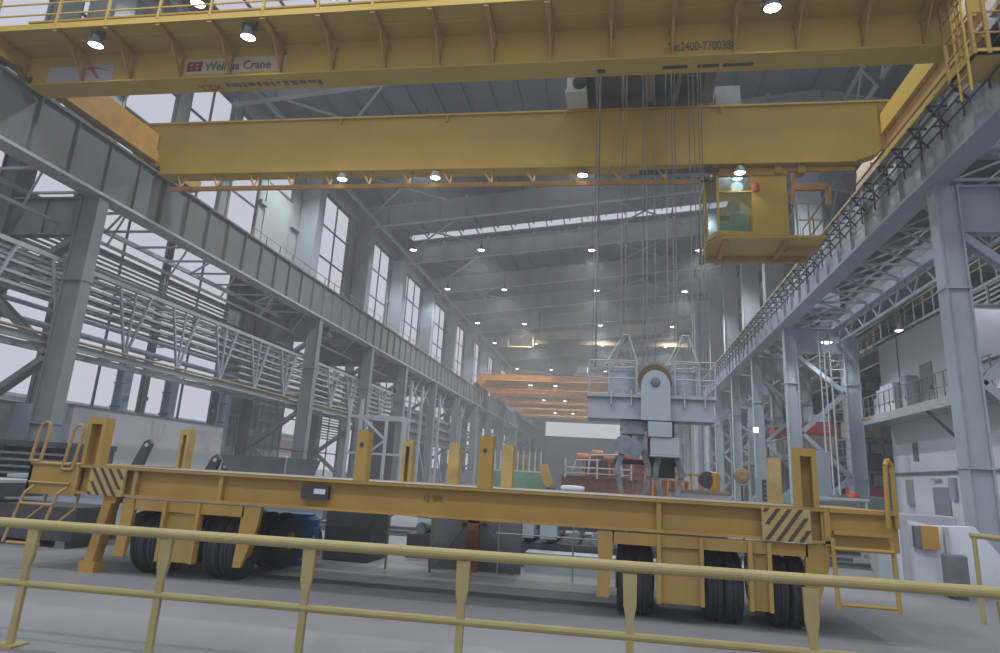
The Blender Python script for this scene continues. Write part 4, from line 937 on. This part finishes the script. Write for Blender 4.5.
# ================================================================== RIGHT SIDE
M_DOOR = mat('grey door enamel', (.24, .27, .30), .5, 0, .05, 1)
wb = thing('control_building', 'two-storey white control building on the right', 'building', (15, 33, FL))
w_ = MB(); x0, x1, y0, y1, zt = 13.0, 19., 24.5, 37.9, 7.45
w_.box(x0, x1, 29.3, y1, 3.5, zt); w_.box(x0, x1, y0, 29.3, 3.5, 4.9); w_.box(x0+.15, x1, y0, y1-.3, FL, 3.5)
put('walls', w_, M_WHT, wb)
put('roof', MB().box(x0-.1, x1+.1, 29.2, y1+.1, zt, zt+.08).box(x0-.1, x1+.1, y0-.1, 29.2, 4.9, 4.98), M_MID, wb)
put('string_course', MB().box(x0+.05, x0+.15, y0, y1-.3, 1.12, 1.22), M_MID, wb)
dr = put('door', MB().box(x0+.09, x0+.15, 31.9, 33.4, FL+.02, .58), M_DOOR, wb, label='grey ground floor door'); put('door_handle', MB().box(x0+.06, x0+.1, 32.0, 32.08, -.7, -.5), M_DARK, dr)
dr = put('door', MB().box(x0-.04, x0, 31.9, 33.1, 3.57, 5.7), M_DOOR, wb, label='grey upper door on the balcony'); put('door_handle', MB().box(x0-.08, x0-.04, 32.0, 32.08, 4.5, 4.7), M_DARK, dr)
put('wall_sign', MB().box(x0+.1, x0+.15, 34.6, 35.1, 1.7, 2.5), M_MID, wb); put('wall_box', MB().box(x0+.02, x0+.15, 31.2, 31.7, .1, .95), M_GREY, wb); put('wall_box', MB().box(x0+.05, x0+.15, 35.5, 36.2, -.2, .9), M_LITE, wb); put('wall_box', MB().box(x0+.05, x0+.15, 30.6, 30.7, -.6, -.4), M_DARK, wb); put('door_lamp', MB().box(x0+.0, x0+.15, 32.5, 33.3, .85, .93), M_LITE, wb)
put('conduit', MB().tube((x0-.03, 35.4, 3.6), (x0-.03, 35.4, 7.4), .025, 6), M_MID, wb)
bc = MB(); bc.box(11.75, 13.0, 24.5, 37.7, 3.42, 3.56); bc.box(11.72, 11.78, 24.5, 37.7, 3.36, 3.72); bc.box(11.72, 13.0, 37.66, 37.74, 3.36, 3.72)
put('balcony', bc, M_LITE, wb)
g = MB()
for i in range(20): g.bar((11.78, 37.6-.68*i, 3.56), (11.78, 37.6-.68*i, 4.65), .035, .035)
for z in (4.1, 4.65): g.bar((11.78, 24.5, z), (11.78, 37.65, z), .035, .035); g.bar((11.78, 37.65, z), (13, 37.65, z), .035, .035)
put('balcony_rail', g, M_MID, wb)
for Y in (37.6, 30): put('balcony_bracket', MB().bar((11.85, Y, 3.4), (13.05, Y, 2.15), .1, .1), M_MID, wb)
put('yellow_kickplate', MB().box(11.70, 11.72, 35.9, 37.6, 3.58, 3.7), M_YEL2, wb)
for i, (a, b, z1, m_, lab) in enumerate(((37.15, 37.55, 4.7, M_WHT2, 'lowest white cabinet at the far corner of the balcony'), (36.55, 37.1, 5.05, M_WHT2, 'white cabinet on the balcony, second from its far corner'), (35.95, 36.5, 5.2, M_WHT2, 'white cabinet on the balcony, third from its far corner'), (35.4, 35.9, 5.2, M_WHT2, 'white cabinet on the balcony, fourth from its far corner'), (34.85, 35.35, 5.2, M_WHT2, 'white cabinet on the balcony nearest the grey ones'), (34.15, 34.7, 5.1, M_MID, 'dark grey cabinet on the balcony'), (33.35, 33.95, 5.3, M_GREY, 'narrow grey cabinet beside the upper door'))):
    c = thing('electrical_cabinet', lab, 'cabinet', (12.7, (a+b)/2, 3.56), 'electrical cabinets on the balcony')
    put('body', MB().box(12.45, 12.95, a, b, 3.56, z1), m_, c); put('door_panel', MB().box(12.43, 12.45, a+.04, b-.04, 3.65, z1-.06), m_, c); put('latch', MB().box(12.41, 12.43, a+.08, a+.12, 4.2, 4.4), M_DARK, c)
# next bay walkways
def walkway(X, z, ya, yb, label, m_=M_YELP, panel=True):
    t = thing('walkway', label, 'walkway', (X, (ya+yb)/2, z))
    put('deck', MB().box(X, X+1.1, ya, yb, z-.12, z), M_GREY, t)
    r_ = MB(); r_.bar((X, ya, z+1.1), (X, yb, z+1.1), .07, .07); r_.bar((X, ya, z+.75), (X, yb, z+.75), .04, .04)
    put('handrail', r_, m_, t)
    repeat('post', MB().bar((X, ya, z), (X, ya, z+1.1), .05, .05), M_LITE, t, [(0, 1.2*i, 0) for i in range(int((yb-ya)/1.2)+1)])
    if panel:
        g = MB(); Y = ya
        while Y < yb-1.4:
            for j in range(5): g.bar((X+.05, Y+.1, z-.15-.22*j), (X+.05, Y+1.2, z-.15-.22*j), .03, .09)
            g.bar((X+.05, Y, z-.1), (X+.05, Y, z-1.25), .09, .09); Y += 1.4
        g.bar((X+.05, ya, z-1.25), (X+.05, yb, z-1.25), .08, .08)
        put('louvre_panel', g, M_LITE, t)
walkway(15.2, 9.0, 16, 90, 'yellow-railed walkway beyond the right columns with slatted trays below', M_YELP)
walkway(13.4, 7.6, 38.5, 110, 'lower walkway running into the distance past the white building', M_YELP, False)
t = thing('outer_girder', 'grey crane girder of the next bay along the outer column legs', 'girder', (11.4, 60, 8.2))
put('web', MB().box(11.35, 11.7, 16, 150, 8.28, 9.6), M_GRY2, t)
for z in (8.18, 9.6): put('flange', MB().box(11.2, 11.85, 16, 150, z, z+.08), M_GRY2, t)
lattice('aisle_truss', 'dark lattice truss in the aisle beyond the right columns', 12.6, 4.9, 6.6, 61, 120, .12, M_MID, 1.8)
# elevated platform at the right edge
ep = thing('roof_guard_frame', 'pale fascia beam and grid railing over the low roof at the right edge', 'frame', (16, 24, 4.98))
put('fascia_beam', MB().box(12.6, 21, 23.2, 23.6, 5.4, 6.05), M_BRN2, ep)
for X in (12.8, 16.5, 20.5): put('post', MB().box(X, X+.25, 23.25, 23.55, FL, 5.4), M_GREY, ep)
g = MB()
for q in range(18): g.bar((13.1+.4*q, 24.9, 4.98), (13.1+.4*q, 24.9, 5.85), .035, .035)
for z in (5.4, 5.85): g.bar((13.1, 24.9, z), (19.9, 24.9, z), .035, .035)
put('railing', g, M_MID, ep)
for q in range(4):
    X = 13.6+.8*q
    o = thing('orange_drum', '%s orange drum from the left on the low roof at the right edge' % ORD[q], 'drum', (X, 25.5, 4.98), 'orange drums on the low roof')
    put('body', MB().lathe((X, 25.5, 4.98), [(0, 0), (.24, 0), (.25, .04), (.25, .5), (.24, .54), (0, .54)], 16), M_ORG, o); put('lid', MB().lathe((X, 25.5, 5.52), [(0, 0), (.2, 0), (.2, .03), (0, .03)], 14), M_BRN, o)
# caged ladder by second right column
ld = thing('caged_ladder', 'tall steel ladder with pale rails beside the second right column', 'ladder', (10.1, 35.6, FL))
for X in (9.5, 9.72, 9.98): put('ladder_rail', MB().tube((X, 35.4, FL), (X, 35.4, 7.2), .035, 6), M_WHT, ld)
g = MB(); z = FL+.3
while z < 7: g.tube((9.5, 35.4, z), (9.72, 35.4, z), .015, 5); z += .3
put('rungs', g, M_LITE, ld)
g = MB(); z = FL+.5
for X in (10.3, 10.95): g.bar((X, 36.6, FL), (X, 36.6, 7.0), .05, .05)
while z < 7: g.bar((10.3, 36.6, z), (10.95, 36.6, z), .05, .03); z += .42
g.bar((9.5, 35.4, 7.2), (10.0, 35.9, 7.3), .05, .05)
put('cage', g, M_GREY, ld)
# machinery of the right aisle seen between columns
def boxy(name, label, cat, X, Y, w_, d_, h_, m_, z0=FL, extra=None):
    o = thing(name, label, cat, (X, Y, z0)); put('body', MB().box(X-w_/2, X+w_/2, Y-d_/2, Y+d_/2, z0+.08, z0+h_), m_, o, bevel=.03)
    put('plinth', MB().box(X-w_/2+.05, X+w_/2-.05, Y-d_/2+.03, Y+d_/2-.03, z0, z0+.08), M_DARK, o)
    if extra: extra(o)
    return o
mz = thing('aisle_mezzanine', 'steel mezzanine deck carrying machines beyond the second right column', 'platform', (14, 52, FL))
put('deck', MB().box(9.8, 17, 44, 60, 1.9, 2.2), M_GRY2, mz)
g = MB()
for i in range(15): g.bar((9.85, 44.2+1.1*i, 2.2), (9.85, 44.2+1.1*i, 3.2), .05, .05); g.bar((9.85+.48*i, 44.1, 2.2), (9.85+.48*i, 44.1, 3.2), .04, .04)
g.bar((9.85, 44.1, 3.2), (9.85, 60, 3.2), .05, .05); g.bar((9.85, 44.1, 3.2), (17, 44.1, 3.2), .05, .05)
put('railing', g, M_LITE, mz)
for X, Y in ((10.1, 44.3), (13.4, 44.3), (16.6, 44.3), (10.1, 52), (10.1, 59.5)): put('post', MB().box(X, X+.25, Y, Y+.25, FL, 1.9), M_GREY, mz)
def winx(o): put('side_window', MB().box(11.1, 12.2, 44.9, 44.93, 4.35, 4.9), M_WHT2, o)
boxy('red_cabin', 'red machine cabin with a pale top on the mezzanine', 'cabin', 11.9, 46, 1.7, 1.6, .75, M_RED, 3.4)
boxy('pedestal', 'brown pedestal under the red machine cabin', 'pedestal', 11.7, 46, 2.0, 2.2, 1.2, M_BRN, 2.2)
boxy('white_crate', 'white crate on top of the red machine cabin', 'crate', 12.0, 46, 1.2, 1.2, .5, M_WHT2, 4.15)
boxy('red_tank', 'red and white tank housing between the second and third right columns', 'tank', 10.4, 49.2, .95, 1.6, .8, M_RED, 3.3)
boxy('grey_pump', 'grey pump base under the red tank housing', 'pump', 10.4, 49.2, 1.0, 2.0, 1.1, M_LITE, 2.2)
boxy('dark_compressor', 'dark compressor unit below the mezzanine', 'machine', 12.4, 47, 3.2, 2.6, 2.4, M_DARK)
boxy('green_pump_unit', 'green pump unit on the floor near the third right column', 'machine', 9.9, 43, 1.3, 1.6, 1.6, M_GRN)
ds = thing('dark_rack', 'dark storage rack behind the far corner of the white building', 'rack', (14, 40, FL))
g = MB()
for X in (11.6, 13.2, 14.8):
    for Y in (39.2, 41.2): g.box(X, X+.12, Y, Y+.12, FL, 6.2)
for z in (-.4, 1.2, 2.8, 4.4, 6.1): g.box(11.6, 14.9, 39.2, 41.3, z, z+.1)
put('shelving', g, M_MID, ds)
for i, (z, m_, lab) in enumerate(((-.3, M_RED, 'red crate on the lowest shelf of the dark rack'), (1.3, M_DARK, 'dark crate on the second shelf of the dark rack'), (2.9, M_BRN, 'brown crate on the third shelf of the dark rack'), (4.5, M_BRICK, 'rusty red crate on the top shelf of the dark rack'))):
    boxy('storage_crate', lab, 'crate', 12.6, 40.2, 1.6, 1.4, .9, m_, z)
# things standing on the floor behind the right part of the car
wl = thing('work_light', 'work light on a tall thin stand right of the tongs', 'lamp', (5.35, 29.5, FL))
put('pole', MB().tube((5.35, 29.5, FL), (5.35, 29.5, 2.2), .05, 8).tube((5.05, 29.5, FL), (5.05, 29.5, 1.9), .03, 6).lathe((5.35, 29.5, FL), [(0, 0), (.3, 0), (.3, .04), (0, .06)], 14), M_LITE, wl)
put('lamp_head', MB().box(5.22, 5.44, 29.35, 29.5, 2.2, 2.45), M_WHT2, wl, bevel=.03); put('lens', MB().box(5.25, 5.41, 29.33, 29.35, 2.23, 2.42), M_LAMP, wl); 
cb = thing('control_desk', 'grey control desk with a dark screen panel behind the car', 'desk', (4.25, 22, FL))
put('body', MB().box(4.0, 4.6, 21.8, 22.4, FL, .38), M_GREY, cb); put('screen_panel', MB().box(4.06, 4.54, 21.78, 21.8, -.25, .34), M_DARK, cb)
g = MB()
for i in range(4): g.box(4.1, 4.5, 21.77, 21.78, -.2+.13*i, -.14+.13*i)
put('gauge_rows', g, M_MID, cb)
fn = thing('pedestal_fan', 'tan round pedestal fan left of the control desk', 'fan', (3.55, 22, FL))
put('fan_guard', MB().lathe((3.55, 22, .42), [(0, -.08), (.1, -.1), (.2, -.05), (.23, 0), (.2, .08), (0, .1)], 22, 'y'), M_BRN, fn); put('pole', MB().tube((3.55, 22.05, FL), (3.55, 22.05, .15), .03, 8).lathe((3.55, 22.05, FL), [(0, 0), (.22, 0), (.22, .03), (0, .05)], 16), M_DARK, fn)
tb = thing('work_table', 'pale table frame right of the control desk', 'table', (5.3, 20.5, FL))
put('top', MB().box(4.65, 6.4, 20.2, 21.0, -.1, -.03), M_LITE, tb)
for X, Y in ((4.7, 20.25), (6.3, 20.25), (4.7, 20.9), (6.3, 20.9)): put('leg', MB().box(X, X+.06, Y, Y+.06, FL, -.1), M_LITE, tb)
boxy('grey_tool_chest', 'grey tool chest behind the nearer right stake', 'chest', 6.5, 24, 1.4, .8, 1.5, M_MID)
boxy('white_bench', 'long white bench beyond the striped plate on the right', 'bench', 6.6, 18.2, 1.7, .6, 1.35, M_LITE)
boxy('grey_locker', 'tall narrow grey locker beside the second right column', 'locker', 8.3, 32, .7, .6, 3.4, M_GREY)
boxy('sand_box', 'low grey bin behind the right end of the car', 'bin', 9.3, 30.5, 1.9, 1.2, 1.7, M_MID)
pc = thing('parts_box', 'long low pale box with a tan lid behind the car', 'box', (2.2, 18, FL)); put('body', MB().box(1.4, 2.9, 20.2, 20.9, FL, -.12), M_LITE, pc); put('lid', MB().box(1.35, 2.95, 20.15, 20.95, -.12, -.04), M_BRN, pc)
rb_ = thing('red_ball_float', 'small red cap on a post behind the right end of the car', 'post', (7.2, 24.5, FL)); put('pole', MB().tube((8.35, 28, FL), (8.35, 28, -.15), .04, 8), M_MID, rb_); put('cap', MB().lathe((8.35, 28, -.15), [(0, 0), (.16, .02), (.2, .15), (.14, .3), (0, .33)], 14), M_RED, rb_)
# grey vertical columns of ducts in the far right
for i, (X, Y, r_, z1) in enumerate(((atY(697, 350, 50).x, 50, .3, 12.5), (7.2, 60, .2, 7.), (5.0, 47, .12, 5.0))):
    d = thing('vertical_duct', ('thick pale vertical duct between the far right columns', 'second pale vertical duct farther back on the right', 'thin pale standing pipe right of the tongs')[i], 'duct', (X, Y, FL))
    put('pipe', MB().tube((X, Y, FL), (X, Y, z1), r_, 16), M_GREY, d); g = MB(); z = 0
    while z < z1: g.tube((X, Y, z), (X, Y, z+.08), r_+.05, 16); z += 2.
    put('flange_ring', g, M_LITE, d)
# low sloped guards by the near right column
lg_ = thing('concrete_barrier', 'pale grey sloped-end barrier wall right of the yellow car', 'barrier', (6.6, 15.5, FL))
put('body', MB().prism([(5.25, FL), (7.6, FL), (6.62, -.42), (5.9, -.45), (5.25, -.32)], 'y', 15.2, 15.5), M_WHT, lg_)
put('rib', MB().box(5.30, 5.42, 15.1, 15.2, FL, -.34).box(6.05, 6.12, 15.1, 15.2, FL, -.45), M_LITE, lg_); put('front_panel', MB().box(4.9, 5.25, 15.3, 15.6, FL, -.9), M_LITE, lg_)
ob_ = thing('orange_fire_box', 'orange box mounted on the pale barrier', 'box', (5.78, 15.05, -.85)); put('body', MB().box(5.62, 5.92, 15.04, 15.2, -.86, -.45), M_ORG2, ob_); put('grey_side', MB().box(5.52, 5.62, 15.06, 15.2, -.84, -.46), M_MID, ob_)
boxy('grey_crate', 'grey box standing at the foot of the barrier', 'box', 6.0, 14.7, .34, .3, .75, M_MID)
yr = thing('yellow_barrier_rail', 'short yellow rail on the floor at the right edge', 'railing', (5.9, 12, FL)); put('rail', MB().tube((5.15, 12, -.45), (8.2, 12, -.6), .04, 8), M_YELP, yr); put('post', MB().tube((5.2, 12, FL), (5.2, 12, -.47), .035, 8), M_YELP, yr); put('post', MB().tube((8.1, 12, FL), (8.1, 12, -.58), .035, 8), M_YELP, yr)
cy_ = thing('blue_floor_box', 'dull blue floor cabinet at the right edge behind the yellow rail', 'cabinet', (7.6, 14, FL)); put('body', MB().box(7.0, 9.0, 13.6, 14.4, FL, -.75), M_SKYB, cy_, bevel=.03); put('top', MB().box(6.95, 9.05, 13.55, 14.45, -.75, -.7), M_LITE, cy_)
# rails in the floor behind the car
for i, Y in enumerate((19.2, 20.6)):
    put('floor_rail', MB().ibar((-12, Y, FL+.07), (6, Y, FL+.07), .14, .1, .03, .02), M_MID, label='%s steel rail laid across the floor behind the car' % ('nearer' if i == 0 else 'farther'), cat='rail')

# ================================================================== LIGHT, WORLD, CAMERA
wd = bpy.data.worlds.new('sky'); bpy.context.scene.world = wd; wd.use_nodes = True
bg = wd.node_tree.nodes['Background']; bg.inputs[0].default_value = (.60, .61, .68, 1); bg.inputs[1].default_value = 1.0
hz = bpy.data.materials.new('hall haze'); hz.use_nodes = True; nt = hz.node_tree; nt.nodes.clear()
vo = nt.nodes.new('ShaderNodeVolumeScatter'); vo.inputs['Density'].default_value = HAZE; vo.inputs['Color'].default_value = (.95, .96, 1, 1)
oo = nt.nodes.new('ShaderNodeOutputMaterial'); nt.links.new(vo.outputs[0], oo.inputs['Volume'])
if HAZE > 0: put('dusty_air', MB().box(-22.6, 37, -15, YEND+1, FL-.4, 26), hz, label='thin dusty haze filling the whole hall', cat='haze', kind='stuff')
cam = bpy.data.cameras.new('camera'); co = bpy.data.objects.new('camera', cam); C.objects.link(co)
cam.sensor_width = 36; cam.lens = F_PX/1000*36; cam.shift_y = -45/1000; cam.clip_end = 1000; cam.clip_start = .05
m3 = Matrix((RT, UP, -FWD)).transposed(); co.matrix_world = Matrix.Translation((0, 0, EYE)) @ m3.to_4x4()
sc = bpy.context.scene; sc.camera = co
sc.view_settings.view_transform = 'Standard'; sc.view_settings.look = 'None'; sc.view_settings.gamma = 1; sc.view_settings.use_curve_mapping = False
sc.view_settings.exposure = 0
sc.cycles.use_denoising = True
sc.cycles.max_bounces = 6; sc.cycles.diffuse_bounces = 4; sc.cycles.transparent_max_bounces = 12
